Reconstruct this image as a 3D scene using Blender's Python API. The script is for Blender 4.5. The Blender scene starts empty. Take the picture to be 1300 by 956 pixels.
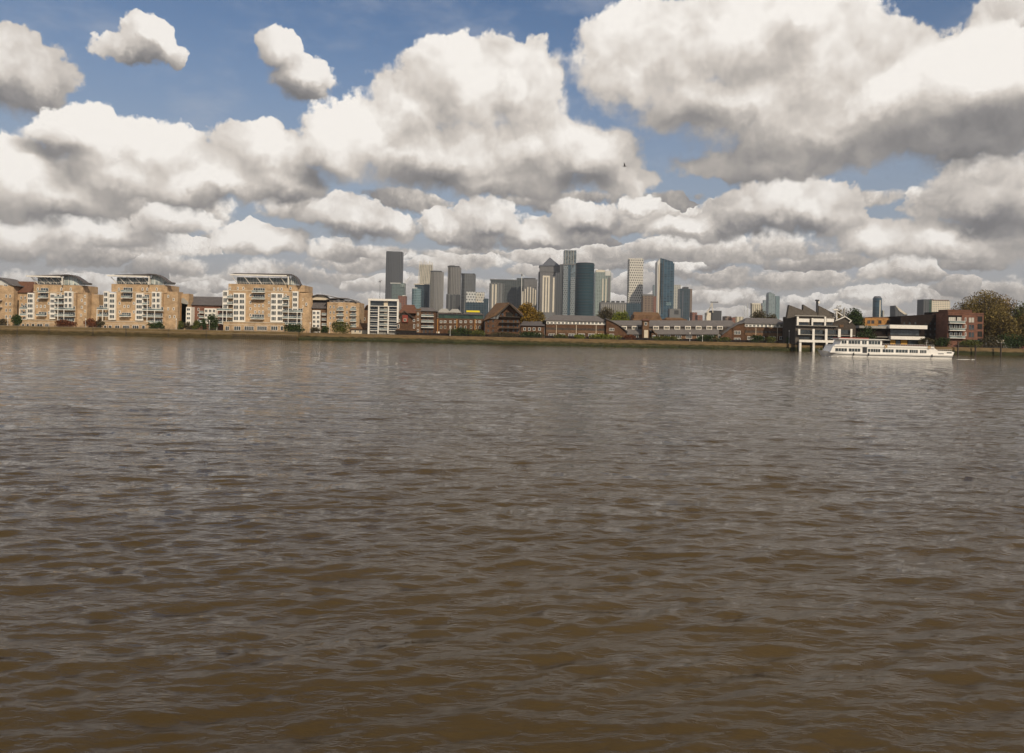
import bpy, bmesh, math, random
import numpy as np
from mathutils import Vector

# ------------------------------------------------------------------ camera
S = bpy.context.scene
COL = S.collection
F = 940.0                 # focal length in photograph pixels (1300 wide)
EYE = 6.0                 # camera height above the river
ROLL = math.radians(1.28)
HZ = 423.4                # horizon row at the middle of the picture
cam_data = bpy.data.cameras.new('camera')
cam = bpy.data.objects.new('camera', cam_data)
COL.objects.link(cam)
cam_data.sensor_width = 36.0
cam_data.lens = 36.0 * F / 1300.0
cam_data.shift_y = -(478.0 - HZ) / 1300.0
cam_data.clip_start = 0.5
cam_data.clip_end = 60000
cam.location = (0, 0, EYE)
cam.rotation_mode = 'QUATERNION'
from mathutils import Quaternion
cam.rotation_quaternion = Quaternion((1, 0, 0), math.radians(90)) @ Quaternion((0, 0, 1), ROLL)
S.camera = cam

def unroll(px, py):
    u = px - 650.0; v = HZ - py
    return (u * math.cos(ROLL) - v * math.sin(ROLL), u * math.sin(ROLL) + v * math.cos(ROLL))

def at(px, py, Y):
    a, b = unroll(px, py)
    return Vector((a * Y / F, Y, EYE + b * Y / F))

# ------------------------------------------------------------------ render settings, sun, sky
S.view_settings.view_transform = 'Standard'
S.view_settings.look = 'None'
S.view_settings.exposure = 0.0
S.view_settings.gamma = 1.0
S.render.engine = 'CYCLES'
S.cycles.max_bounces = 5
S.cycles.diffuse_bounces = 2
S.cycles.glossy_bounces = 3
S.cycles.transmission_bounces = 2
S.cycles.volume_bounces = 0
S.cycles.caustics_reflective = False
S.cycles.caustics_refractive = False
S.cycles.use_denoising = True
S.cycles.use_adaptive_sampling = True
S.cycles.adaptive_threshold = 0.02
S.cycles.adaptive_min_samples = 12
S.cycles.sample_clamp_direct = 4.0

SUN_EL = math.radians(38)
SUN_AZ = math.radians(152)        # clockwise from +Y (the view direction): behind the camera, to the right
sun_data = bpy.data.lights.new('sun', 'SUN')
sun_data.energy = 3.7
sun_data.angle = math.radians(0.5)
sun_data.color = (1.0, 0.86, 0.66)
sun = bpy.data.objects.new('sun', sun_data)
COL.objects.link(sun)
to_sun = Vector((math.sin(SUN_AZ) * math.cos(SUN_EL), math.cos(SUN_AZ) * math.cos(SUN_EL), math.sin(SUN_EL)))
sun.rotation_euler = to_sun.to_track_quat('Z', 'Y').to_euler()
sun.location = to_sun * 200

world = bpy.data.worlds.new('World')
S.world = world
world.use_nodes = True
world.cycles.sampling_method = 'MANUAL'
world.cycles.sample_map_resolution = 256
NT = world.node_tree
NT.nodes.clear()

def _set(sock, v):
    if isinstance(v, bpy.types.NodeSocket):
        NT.links.new(v, sock)
    elif v is not None:
        sock.default_value = v
def m_(op, a, b=None, c=None, clamp=False):
    n = NT.nodes.new('ShaderNodeMath'); n.operation = op; n.use_clamp = clamp
    for i, v in enumerate((a, b, c)):
        if v is not None: _set(n.inputs[i], v)
    return n.outputs[0]
def v_(op, a, b=None, c=None):
    n = NT.nodes.new('ShaderNodeVectorMath'); n.operation = op
    if op == 'SCALE':
        _set(n.inputs[0], a); _set(n.inputs['Scale'], b); return n.outputs[0]
    for i, v in enumerate((a, b, c)):
        if v is not None: _set(n.inputs[i], v)
    return n.outputs[1] if op in ('LENGTH', 'DOT_PRODUCT', 'DISTANCE') else n.outputs[0]
def sep(v):
    n = NT.nodes.new('ShaderNodeSeparateXYZ'); _set(n.inputs[0], v); return n.outputs
def comb(x, y, z=0.0):
    n = NT.nodes.new('ShaderNodeCombineXYZ')
    for i, v in enumerate((x, y, z)): _set(n.inputs[i], v)
    return n.outputs[0]
def noise(vec, scale, detail=5.0, rough=0.55, lac=2.0, color=False):
    n = NT.nodes.new('ShaderNodeTexNoise'); n.noise_dimensions = '2D'
    _set(n.inputs['Vector'], vec); n.inputs['Scale'].default_value = scale
    n.inputs['Detail'].default_value = detail; n.inputs['Roughness'].default_value = rough
    n.inputs['Lacunarity'].default_value = lac
    return n.outputs['Color'] if color else n.outputs['Fac']
def puff(vec, scale, detail=2.0, smooth=0.35):
    n = NT.nodes.new('ShaderNodeTexVoronoi'); n.voronoi_dimensions = '2D'; n.feature = 'F1'
    _set(n.inputs['Vector'], vec); n.inputs['Scale'].default_value = scale
    n.inputs['Detail'].default_value = detail; n.inputs['Roughness'].default_value = 0.5
    n.normalize = True
    d = n.outputs['Distance']
    return m_('SUBTRACT', 1.0, m_('MULTIPLY', m_('MULTIPLY', d, d), 2.0))
def sstep(x, lo, hi, a=0.0, b=1.0):
    n = NT.nodes.new('ShaderNodeMapRange'); n.interpolation_type = 'SMOOTHSTEP'
    _set(n.inputs[0], x)
    for i, v in enumerate((lo, hi, a, b)): _set(n.inputs[i + 1], v)
    return n.outputs[0]
def mixc(f, a, b):
    n = NT.nodes.new('ShaderNodeMix'); n.data_type = 'RGBA'; n.clamp_factor = True
    _set(n.inputs[0], f)
    for i, v in ((6, a), (7, b)):
        if isinstance(v, tuple): v = (*v, 1.0)
        _set(n.inputs[i], v)
    return n.outputs[2]
def ramp(f, stops):
    n = NT.nodes.new('ShaderNodeValToRGB'); _set(n.inputs[0], f)
    el = n.color_ramp.elements
    while len(el) < len(stops): el.new(0.5)
    for e, (p, c) in zip(el, stops):
        e.position = p; e.color = (*c, 1.0)
    return n.outputs[0]

def ang(px, py):
    a, b = unroll(px, py)
    return (math.atan2(a, F) * F, math.atan2(b, math.hypot(F, a)) * F)

def field(Q, blobs, k=0.22):
    """smooth union of ellipses given in photograph angles: 1 at a centre, 0 on the rim"""
    s = None
    for (x, y, rx, ry) in blobs:
        cx, cy = ang(x, y)
        d = v_('LENGTH', v_('MULTIPLY_ADD', Q, (1 / rx, 1 / ry, 0.0), (-cx / rx, -cy / ry, 0.0)))
        s = d if s is None else m_('SMOOTH_MIN', s, d, k)
    return m_('SUBTRACT', 1.0, s)

def wobble(P, scale, detail, ax, ay):
    a = noise(P, scale, detail, 0.6)
    b = noise(v_('ADD', P, (311.7, 97.3, 0.0)), scale, detail, 0.6)
    return comb(m_('MULTIPLY', m_('SUBTRACT', a, 0.5), ax), m_('MULTIPLY', m_('SUBTRACT', b, 0.5), ay))

CLOUD = [(0.0, (0.185, 0.180, 0.183)), (0.25, (0.275, 0.262, 0.257)), (0.5, (0.43, 0.397, 0.368)), (0.75, (0.67, 0.615, 0.560)), (1.0, (0.94, 0.895, 0.84))]
def shade_of(br, far=0.0, tint=(0.33, 0.33, 0.36)):
    c = v_('SCALE', ramp(m_('MAXIMUM', m_('MINIMUM', br, 1.0), 0.0), CLOUD), CK)
    if far: c = mixc(far, c, cc(*tint))
    return light_of(c)
def light_of(c):
    bgn = NT.nodes.new('ShaderNodeBackground'); bgn.inputs['Strength'].default_value = SKY_K
    _set(bgn.inputs['Color'], c if not isinstance(c, tuple) else (*c, 1.0))
    return bgn.outputs[0]
def over_(alpha, below, above):
    n = NT.nodes.new('ShaderNodeMixShader')
    _set(n.inputs[0], alpha); NT.links.new(below, n.inputs[1]); NT.links.new(above, n.inputs[2])
    return n.outputs[0]

def clouds(below, P, blobs, dark, seed, feat, warp, soft=0.10, relief=1.0, lift=0.62, far=0.0, big=1.0):
    """one sheet of cumulus laid over what is below it"""
    off = (seed * 137.0, seed * 71.0, 0.0)
    Pn = v_('ADD', P, off)
    Q = v_('ADD', P, wobble(Pn, 1.1 / feat, 4.0, warp, warp))
    Qn = v_('ADD', Q, off)
    Lv = (0.35, 0.94)
    def bump(q):
        return m_('ADD', puff(q, 1.25 / feat, 1.8), m_('MULTIPLY', puff(q, 3.9 / feat, 1.0), 0.20))
    b0 = bump(Qn)
    s0 = field(Q, blobs)
    fine = noise(Pn, 4.0 / feat, 5.0, 0.56)
    wisp = m_('SUBTRACT', fine, 0.5)
    dens = m_('ADD', s0, m_('ADD', m_('MULTIPLY', m_('SUBTRACT', b0, 0.55), 0.40), m_('MULTIPLY', wisp, 0.34)))
    # brightness: which way each billow faces, how near the base it is
    d1 = feat * 0.17
    b1 = bump(v_('ADD', Qn, (Lv[0] * d1, Lv[1] * d1, 0)))
    D = feat * 0.5
    s1 = field(v_('ADD', Q, (Lv[0] * D, Lv[1] * D, 0)), blobs)
    edge = m_('MINIMUM', m_('MAXIMUM', m_('MULTIPLY_ADD', m_('SUBTRACT', s0, s1), -0.45, soft), 0.13), 0.6)
    alpha = sstep(dens, 0.0, edge)
    soft_n = noise(v_('ADD', Pn, (50.0, 9.0, 0.0)), 0.55 / feat, 2.0, 0.5)
    soft_n2 = noise(v_('ADD', Pn, (50.0 + 0.35 * feat, 9.0 + 0.9 * feat, 0.0)), 0.55 / feat, 2.0, 0.5)
    rel = m_('ADD', m_('MULTIPLY', m_('SUBTRACT', s0, s1), 0.42 * big), m_('MULTIPLY', m_('SUBTRACT', b0, b1), 0.34))
    rel = m_('ADD', rel, m_('MULTIPLY', m_('SUBTRACT', soft_n, soft_n2), 0.55))
    br = m_('MULTIPLY_ADD', rel, relief, lift)
    br = m_('ADD', br, m_('MULTIPLY', wisp, 0.16))
    if dark:
        dk = field(Q, dark, 0.3)
        br = m_('SUBTRACT', br, m_('MULTIPLY', sstep(dk, -0.6, 0.95), 0.46))
    return over_(alpha, below, shade_of(br, far))

geo = NT.nodes.new('ShaderNodeTexCoord')
dvec = v_('NORMALIZE', geo.outputs['Generated'])
dx, dy, dz = sep(dvec)
az = m_('MULTIPLY', m_('ARCTAN2', dx, dy), F)
el = m_('MULTIPLY', m_('ARCSINE', dz), F)
P = comb(az, el)

sky = NT.nodes.new('ShaderNodeTexSky')
sky.sky_type = 'NISHITA'
sky.sun_disc = False
sky.sun_elevation = SUN_EL
sky.sun_rotation = SUN_AZ
sky.altitude = 0; sky.air_density = 1.0; sky.dust_density = 0.6; sky.ozone_density = 2.0
SKY_K = 0.10
CK = 1.0 / SKY_K
def cc(*rgb): return tuple(c * CK for c in rgb)

skyc = v_('MULTIPLY', sky.outputs[0], (0.74, 0.80, 0.86))
# thin veil low down and faint high cirrus
veil = sstep(el, 20.0, 420.0, 0.95, 0.0)
skyc = mixc(veil, skyc, cc(0.33, 0.355, 0.40))
cir = sstep(noise(v_('MULTIPLY', P, (1.0, 2.4, 0.0)), 0.006, 5.0, 0.6), 0.46, 0.80, 0.0, 0.40)
skyc = mixc(cir, skyc, cc(0.42, 0.45, 0.52))

def vor(vec, rnd=0.85):
    n = NT.nodes.new('ShaderNodeTexVoronoi'); n.voronoi_dimensions = '2D'; n.feature = 'F1'
    _set(n.inputs['Vector'], vec); n.inputs['Scale'].default_value = 1.0; n.inputs['Randomness'].default_value = rnd
    n.inputs['Detail'].default_value = 0.0
    return n.outputs['Distance'], n.outputs['Color'], n.outputs['Position']

def band(below, P, seed, fx, fy, lo, hi, cov, far, lift=0.50, relief=1.0, fade=25.0):
    """rows of distant cumulus, each with a lit top and a level grey base, between elevations lo and hi"""
    off = (seed * 91.0, seed * 57.0, 0.0)
    Po = v_('ADD', P, off)
    big = v_('ADD', wobble(Po, 1.6 / fx, 4.0, fx * 0.62, fy * 0.75), wobble(v_('ADD', Po, (777.0, 33.0, 0.0)), 0.35 / fx, 0.0, fx * 1.6, fy * 1.2))
    q = v_('MULTIPLY', v_('ADD', Po, big), (1 / fx, 1 / fy, 0.0))
    d, c, pos = vor(q)
    r0, r1, r2 = sep(c)
    qy = sep(q)[1]; py = sep(pos)[1]
    up = m_('SUBTRACT', qy, py)
    fine = m_('SUBTRACT', noise(Po, 3.2 / fy, 5.0, 0.64), 0.5)
    pf = puff(v_('ADD', Po, big), 1.5 / fy, 1.5)
    body = m_('ADD', m_('SUBTRACT', cov, d), m_('ADD', m_('MULTIPLY', fine, 0.55), m_('MULTIPLY', m_('SUBTRACT', r0, 0.5), 0.42)))
    body = m_('ADD', body, m_('MULTIPLY', m_('SUBTRACT', pf, 0.6), 0.40))
    body = m_('SUBTRACT', body, m_('MULTIPLY', m_('MAXIMUM', m_('SUBTRACT', -0.20, up), 0.0), 1.6))
    env = m_('MINIMUM', sstep(el, lo - fade, lo + fade, -2.5, 0.0), sstep(el, hi - fade, hi + fade, 0.0, -2.5))
    a = sstep(m_('ADD', body, env), -0.02, 0.30)
    br = m_('MULTIPLY_ADD', up, 0.80 * relief, lift)
    br = m_('ADD', br, m_('MULTIPLY', m_('SUBTRACT', pf, 0.62), 0.42))
    br = m_('ADD', br, m_('MULTIPLY', fine, 0.62))
    br = m_('ADD', br, m_('MULTIPLY', m_('SUBTRACT', r1, 0.5), 0.30))
    br = m_('ADD', br, m_('MULTIPLY', m_('SUBTRACT', noise(v_('MULTIPLY', Po, (0.5, 1.0, 0.0)), 0.55 / fy, 2.0, 0.5), 0.5), 0.95))
    return over_(a, below, shade_of(br, far, (0.42, 0.385, 0.355)))

blue = light_of(skyc)
low = over_(sstep(el, 10.0, 150.0, 0.75, 0.0), blue, light_of(cc(0.41, 0.378, 0.35)))
low = band(low, P, 3, 52, 16, -40, 46, 0.74, 0.52, 0.44, fade=12)
low = band(low, P, 5, 68, 25, -8, 82, 0.70, 0.36, 0.47, relief=1.1)
low = band(low, P, 8, 86, 34, 30, 118, 0.66, 0.20, 0.50, relief=1.15)
low = band(low, P, 14, 108, 44, 74, 188, 0.66, 0.10, 0.53, relief=1.2)
MID = [(440,276,50,28),(490,290,36,22),(618,278,42,26),(560,285,26,18),(746,280,44,24),(990,262,66,36),(945,270,50,26),(1035,266,46,32),
       (222,280,42,20),(1255,250,64,42),(1300,285,66,46),(1068,285,30,26),(1195,305,56,26),(1110,302,50,24),(885,290,66,18),(340,306,60,18),(30,300,66,22),(130,296,74,20),(690,296,44,16),(810,262,26,12),
       (8,92,60,44),(45,108,34,34),(355,64,25,24),(382,98,38,23),(186,48,28,20),(168,62,36,13),(208,64,24,13),(1292,26,46,36)]
MIDD = [(460,298,66,12),(746,294,44,9),(1010,290,80,13),(1270,284,60,14),(890,298,60,9),(620,300,34,7),(15,125,60,24),(180,74,50,12),(395,116,34,10)]
front = clouds(low, P, MID, MIDD, 2, 46, 34, soft=0.34, lift=0.62, far=0.05)
BIG = [# left group
       (112,182,50,36),(203,192,52,34),(160,222,80,30),(335,196,56,38),(300,228,70,30),(365,228,46,30),(240,236,70,26),
       (25,222,60,36),(95,248,54,26),(15,256,60,24),
       # centre cloud
       (596,110,92,62),(655,112,62,56),(528,138,60,50),(470,172,72,46),(428,186,50,40),(560,200,120,46),(680,190,90,44),(752,196,66,34),(640,228,130,26),(786,226,46,22),
       # right cloud
       (836,66,104,54),(800,96,60,44),(950,50,110,58),(1010,20,60,40),(1050,88,100,64),(930,132,120,46),(1120,122,110,60),(1240,114,110,62),(1040,168,130,42),(1230,166,100,38),(990,205,120,22)]
DARK = [(60,272,70,16),(240,256,90,20),(360,256,60,18),(620,242,150,24),(760,230,60,18),(540,226,60,18),(400,226,40,16),
        (950,200,130,34),(1080,200,120,30),(1250,176,120,44),(1000,216,100,24),(60,192,30,10),(880,150,70,20),(990,204,180,44),(1190,190,150,44)]
front = clouds(front, P, BIG, DARK, 1, 62, 40, soft=0.30, lift=0.79)

# cloud outside the picture: overhead, to the sides and behind (light and reflections)
side = band(blue, P, 21, 420, 260, 40, 3000, 0.52, 0.0, 0.58)
inside = m_('MULTIPLY', m_('LESS_THAN', m_('ABSOLUTE', az), 660.0), m_('MULTIPLY', m_('LESS_THAN', el, 520.0), m_('GREATER_THAN', el, -30.0)))
final = over_(inside, side, front)
wout = NT.nodes.new('ShaderNodeOutputWorld')
NT.links.new(final, wout.inputs['Surface'])

# ------------------------------------------------------------------ helpers: materials
def new_mat(name):
    m = bpy.data.materials.new(name); m.use_nodes = True
    return m, m.node_tree, m.node_tree.nodes['Principled BSDF']

def river_mesh():
    rng = np.random.default_rng(7)
    ny, nx = 860, 620
    # rows get further apart with distance, columns fan out
    t = np.linspace(0, 1, ny)
    Y = 7.0 * (402.0 / 7.0) ** t
    half = Y * 0.80 + 6.0
    s = np.linspace(-1, 1, nx)
    X = half[:, None] * s[None, :]
    YY = np.repeat(Y[:, None], nx, 1)
    Z = np.zeros_like(X)
    dyr = np.gradient(Y)[:, None]
    dxr = (2 * half / (nx - 1))[:, None]
    main = math.radians(100)           # the wind blows the waves almost straight towards the camera, a little from the left
    for i in range(160):
        lam = 0.20 * (3.2 / 0.20) ** rng.random()
        th = main + rng.normal(0, 0.36)
        k = 2 * math.pi / lam
        kx, ky = k * math.cos(th), k * math.sin(th)
        steep = 0.043 if lam < 1.0 else 0.019
        A = steep * lam / (2 * math.pi) * (0.6 + 0.8 * rng.random())
        fade = np.clip(1.9 - (np.abs(ky) * dyr + np.abs(kx) * dxr) / 1.5, 0, 1)
        ph = kx * X + ky * YY + rng.random() * 6.283
        g = 0.55 + 0.45 * np.sin(X * 0.11 * rng.normal() + YY * 0.09 * rng.normal() + rng.random() * 6)
        Z += fade * g * A * (np.sin(ph) + 0.22 * np.sin(2 * ph + 0.6))
    Z *= np.clip((404 - YY) / 60, 0, 1)
    co = np.stack([X, YY, Z], -1).reshape(-1, 3)
    r, c = np.meshgrid(np.arange(ny - 1), np.arange(nx - 1), indexing='ij')
    a = (r * nx + c).ravel()
    f = np.stack([a, a + 1, a + nx + 1, a + nx], -1)
    me = bpy.data.meshes.new('river')
    me.vertices.add(len(co)); me.vertices.foreach_set('co', co.ravel())
    me.loops.add(f.size); me.loops.foreach_set('vertex_index', f.ravel())
    me.polygons.add(len(f)); me.polygons.foreach_set('loop_start', np.arange(0, f.size, 4))
    me.polygons.foreach_set('use_smooth', np.ones(len(f), bool))
    me.update(calc_edges=True)
    return me

def water_material():
    m, nt, p = new_mat('river_water')
    N = nt.nodes.new
    tc = N('ShaderNodeTexCoord')
    def nz(sx, sy, sc, det, rough, rot=0.0):
        mp = N('ShaderNodeMapping'); mp.inputs['Scale'].default_value = (sx, sy, 1); mp.inputs['Rotation'].default_value = (0, 0, rot)
        nt.links.new(tc.outputs['Object'], mp.inputs[0])
        n = N('ShaderNodeTexNoise'); n.inputs['Scale'].default_value = sc; n.inputs['Detail'].default_value = det; n.inputs['Roughness'].default_value = rough
        nt.links.new(mp.outputs[0], n.inputs['Vector']); return n.outputs['Fac']
    fine = nz(0.5, 1.0, 5.5, 5, 0.62, 0.15)
    mid = nz(0.34, 1.0, 1.7, 4, 0.55, -0.12)
    big = nz(0.35, 1.0, 0.30, 3, 0.5, 0.1)
    def bump(h, st, dist, prev=None):
        b = N('ShaderNodeBump'); b.inputs['Strength'].default_value = st; b.inputs['Distance'].default_value = dist
        nt.links.new(h, b.inputs['Height'])
        if prev: nt.links.new(prev, b.inputs['Normal'])
        return b.outputs[0]
    n1 = bump(big, 1.0, 0.55)
    n2 = bump(mid, 1.0, 0.13, n1)
    n3 = bump(fine, 1.0, 0.030, n2)
    nt.links.new(n3, p.inputs['Normal'])
    # silt: slow patches of browner and greener water
    patch = nz(0.5, 1.0, 0.05, 3, 0.55)
    cr = N('ShaderNodeValToRGB'); nt.links.new(patch, cr.inputs[0])
    cr.color_ramp.elements[0].position = 0.35; cr.color_ramp.elements[0].color = (0.045, 0.029, 0.010, 1)
    cr.color_ramp.elements[1].position = 0.65; cr.color_ramp.elements[1].color = (0.066, 0.044, 0.017, 1)
    nt.links.new(cr.outputs[0], p.inputs['Base Color'])
    p.inputs['Roughness'].default_value = 0.05
    p.inputs['IOR'].default_value = 1.33
    p.inputs['Specular Tint'].default_value = (1.0, 0.92, 0.76, 1)
    return m
MAT_WATER = water_material()
river = bpy.data.objects.new('river_water', river_mesh())
river.data.materials.append(MAT_WATER)
COL.objects.link(river); river['kind'] = 'structure'

# the rest of the river, up and down stream and back to this bank
me = bpy.data.meshes.new('river')
me.from_pydata([(-6000, -60, -0.35), (6000, -60, -0.35), (6000, 409, -0.35), (-6000, 409, -0.35)], [], [(0, 1, 2, 3)])
me.materials.append(MAT_WATER)
o = bpy.data.objects.new('river', me); COL.objects.link(o); o['kind'] = 'structure'

# ------------------------------------------------------------------ kit
GZ = 3.9                  # level of the far quay
PXM = 1.0 / F
ORIG = {}
random.seed(11)

def mat(name, col, rough=0.8, var=0.18, scale=0.35, metal=0.0, spec=0.3, streak=0.0):
    """a plain building material with uneven wear in its colour"""
    m, nt, p = new_mat(name)
    p.inputs['Roughness'].default_value = rough
    p.inputs['Metallic'].default_value = metal
    p.inputs['Specular IOR Level'].default_value = spec
    tc = nt.nodes.new('ShaderNodeTexCoord')
    mp = nt.nodes.new('ShaderNodeMapping'); mp.inputs['Scale'].default_value = (1, 1, 1 if not streak else streak)
    n = nt.nodes.new('ShaderNodeTexNoise'); n.inputs['Scale'].default_value = scale; n.inputs['Detail'].default_value = 6; n.inputs['Roughness'].default_value = 0.7
    oi = nt.nodes.new('ShaderNodeObjectInfo')
    geo_ = nt.nodes.new('ShaderNodeNewGeometry')
    nt.links.new(geo_.outputs['Position'], mp.inputs[0]); nt.links.new(mp.outputs[0], n.inputs['Vector'])
    r = nt.nodes.new('ShaderNodeValToRGB'); nt.links.new(n.outputs[0], r.inputs[0])
    e = r.color_ramp.elements
    e[0].position = 0.3; e[0].color = (*[c * (1 - var) for c in col], 1)
    e[1].position = 0.7; e[1].color = (*[min(1, c * (1 + var)) for c in col], 1)
    nt.links.new(r.outputs[0], p.inputs['Base Color'])
    return m

def brick(name, a, b, mortar, scale=1.0):
    """brickwork: courses too fine to see, with panels and patches that differ"""
    m, nt, p = new_mat(name)
    N = nt.nodes.new
    g = N('ShaderNodeNewGeometry'); s = N('ShaderNodeSeparateXYZ'); nt.links.new(g.outputs['Position'], s.inputs[0])
    ad = N('ShaderNodeMath'); ad.operation = 'ADD'; nt.links.new(s.outputs[0], ad.inputs[0]); nt.links.new(s.outputs[1], ad.inputs[1])
    c = N('ShaderNodeCombineXYZ'); nt.links.new(ad.outputs[0], c.inputs[0]); nt.links.new(s.outputs[2], c.inputs[1])
    bt = N('ShaderNodeTexBrick'); nt.links.new(c.outputs[0], bt.inputs['Vector'])
    bt.inputs['Scale'].default_value = scale; bt.inputs['Color1'].default_value = (*a, 1); bt.inputs['Color2'].default_value = (*b, 1); bt.inputs['Mortar'].default_value = (*mortar, 1)
    bt.inputs['Mortar Size'].default_value = 0.03; bt.inputs['Brick Width'].default_value = 0.9; bt.inputs['Row Height'].default_value = 0.35
    n = N('ShaderNodeTexNoise'); n.inputs['Scale'].default_value = 0.30; n.inputs['Detail'].default_value = 7; n.inputs['Roughness'].default_value = 0.7
    nt.links.new(g.outputs['Position'], n.inputs['Vector'])
    r = N('ShaderNodeMapRange'); nt.links.new(n.outputs[0], r.inputs[0]); r.inputs[1].default_value = 0.3; r.inputs[2].default_value = 0.7; r.inputs[3].default_value = 0.58; r.inputs[4].default_value = 1.22
    mx = N('ShaderNodeMix'); mx.data_type = 'RGBA'; mx.blend_type = 'MULTIPLY'; mx.inputs[0].default_value = 1.0
    nt.links.new(bt.outputs['Color'], mx.inputs[6]); nt.links.new(r.outputs[0], mx.inputs[7])
    nt.links.new(mx.outputs[2], p.inputs['Base Color'])
    p.inputs['Roughness'].default_value = 0.9; p.inputs['Specular IOR Level'].default_value = 0.15
    return m

def glass(name, col, rough=0.08, metal=0.0, spec=0.8):
    """window glass: dark, shiny, panes slightly out of true"""
    m, nt, p = new_mat(name)
    p.inputs['Roughness'].default_value = rough; p.inputs['Metallic'].default_value = metal; p.inputs['Specular IOR Level'].default_value = spec
    g = nt.nodes.new('ShaderNodeNewGeometry')
    v = nt.nodes.new('ShaderNodeTexVoronoi'); v.inputs['Scale'].default_value = 0.45
    nt.links.new(g.outputs['Position'], v.inputs['Vector'])
    hs = nt.nodes.new('ShaderNodeMix'); hs.data_type = 'RGBA'
    hs.inputs[6].default_value = (*[c * 0.6 for c in col], 1); hs.inputs[7].default_value = (*[min(1, c * 1.7) for c in col], 1)
    sp = nt.nodes.new('ShaderNodeSeparateColor'); nt.links.new(v.outputs['Color'], sp.inputs[0]); nt.links.new(sp.outputs[0], hs.inputs[0])
    nt.links.new(hs.outputs[2], p.inputs['Base Color'])
    return m

def grid_mat(name, wall, pane, cw, ch, fw, fh, rough=0.35, metal=0.0, rnd=0.5, stag=0.0, spec=0.5, bands=None):
    """a curtain wall: cells cw by ch metres, panes filling fw by fh of each cell, no two panes quite alike"""
    m, nt, p = new_mat(name)
    N = nt.nodes.new; L = nt.links.new
    def M(op, a, b=None, c=None):
        n = N('ShaderNodeMath'); n.operation = op
        for i, x in enumerate((a, b, c)):
            if x is None: continue
            if isinstance(x, bpy.types.NodeSocket): L(x, n.inputs[i])
            else: n.inputs[i].default_value = x
        return n.outputs[0]
    g = N('ShaderNodeNewGeometry'); s = N('ShaderNodeSeparateXYZ'); L(g.outputs['Position'], s.inputs[0])
    h = M('DIVIDE', M('ADD', s.outputs[0], M('MULTIPLY', s.outputs[1], 1.0)), cw); z = M('DIVIDE', s.outputs[2], ch)
    if stag: h = M('ADD', h, M('MULTIPLY', M('MODULO', M('FLOOR', z), 2.0), stag))
    fx = M('FRACT', h); fz = M('FRACT', z)
    inx = M('LESS_THAN', fx, fw); inz = M('LESS_THAN', fz, fh)
    ins = M('MULTIPLY', inx, inz)
    c = N('ShaderNodeCombineXYZ'); L(M('FLOOR', h), c.inputs[0]); L(M('FLOOR', z), c.inputs[1])
    wn = N('ShaderNodeTexWhiteNoise'); wn.noise_dimensions = '2D'; L(c.outputs[0], wn.inputs[0])
    nz = N('ShaderNodeTexNoise'); nz.inputs['Scale'].default_value = 0.02; nz.inputs['Detail'].default_value = 4; L(g.outputs['Position'], nz.inputs['Vector'])
    k = M('ADD', M('MULTIPLY', wn.outputs[0], rnd), M('ADD', M('MULTIPLY', nz.outputs[0], 0.9), 0.55 - rnd * 0.5))
    pc = N('ShaderNodeMix'); pc.data_type = 'RGBA'; pc.blend_type = 'MULTIPLY'; pc.inputs[0].default_value = 1.0
    pc.inputs[6].default_value = (*pane, 1); L(k, pc.inputs[7])
    mx = N('ShaderNodeMix'); mx.data_type = 'RGBA'; L(ins, mx.inputs[0]); mx.inputs[6].default_value = (*wall, 1); L(pc.outputs[2], mx.inputs[7])
    L(mx.outputs[2], p.inputs['Base Color'])
    L(M('SUBTRACT', 0.7, M('MULTIPLY', ins, 0.7 - rough)), p.inputs['Roughness'])
    p.inputs['Metallic'].default_value = metal; p.inputs['Specular IOR Level'].default_value = spec
    return m

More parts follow.
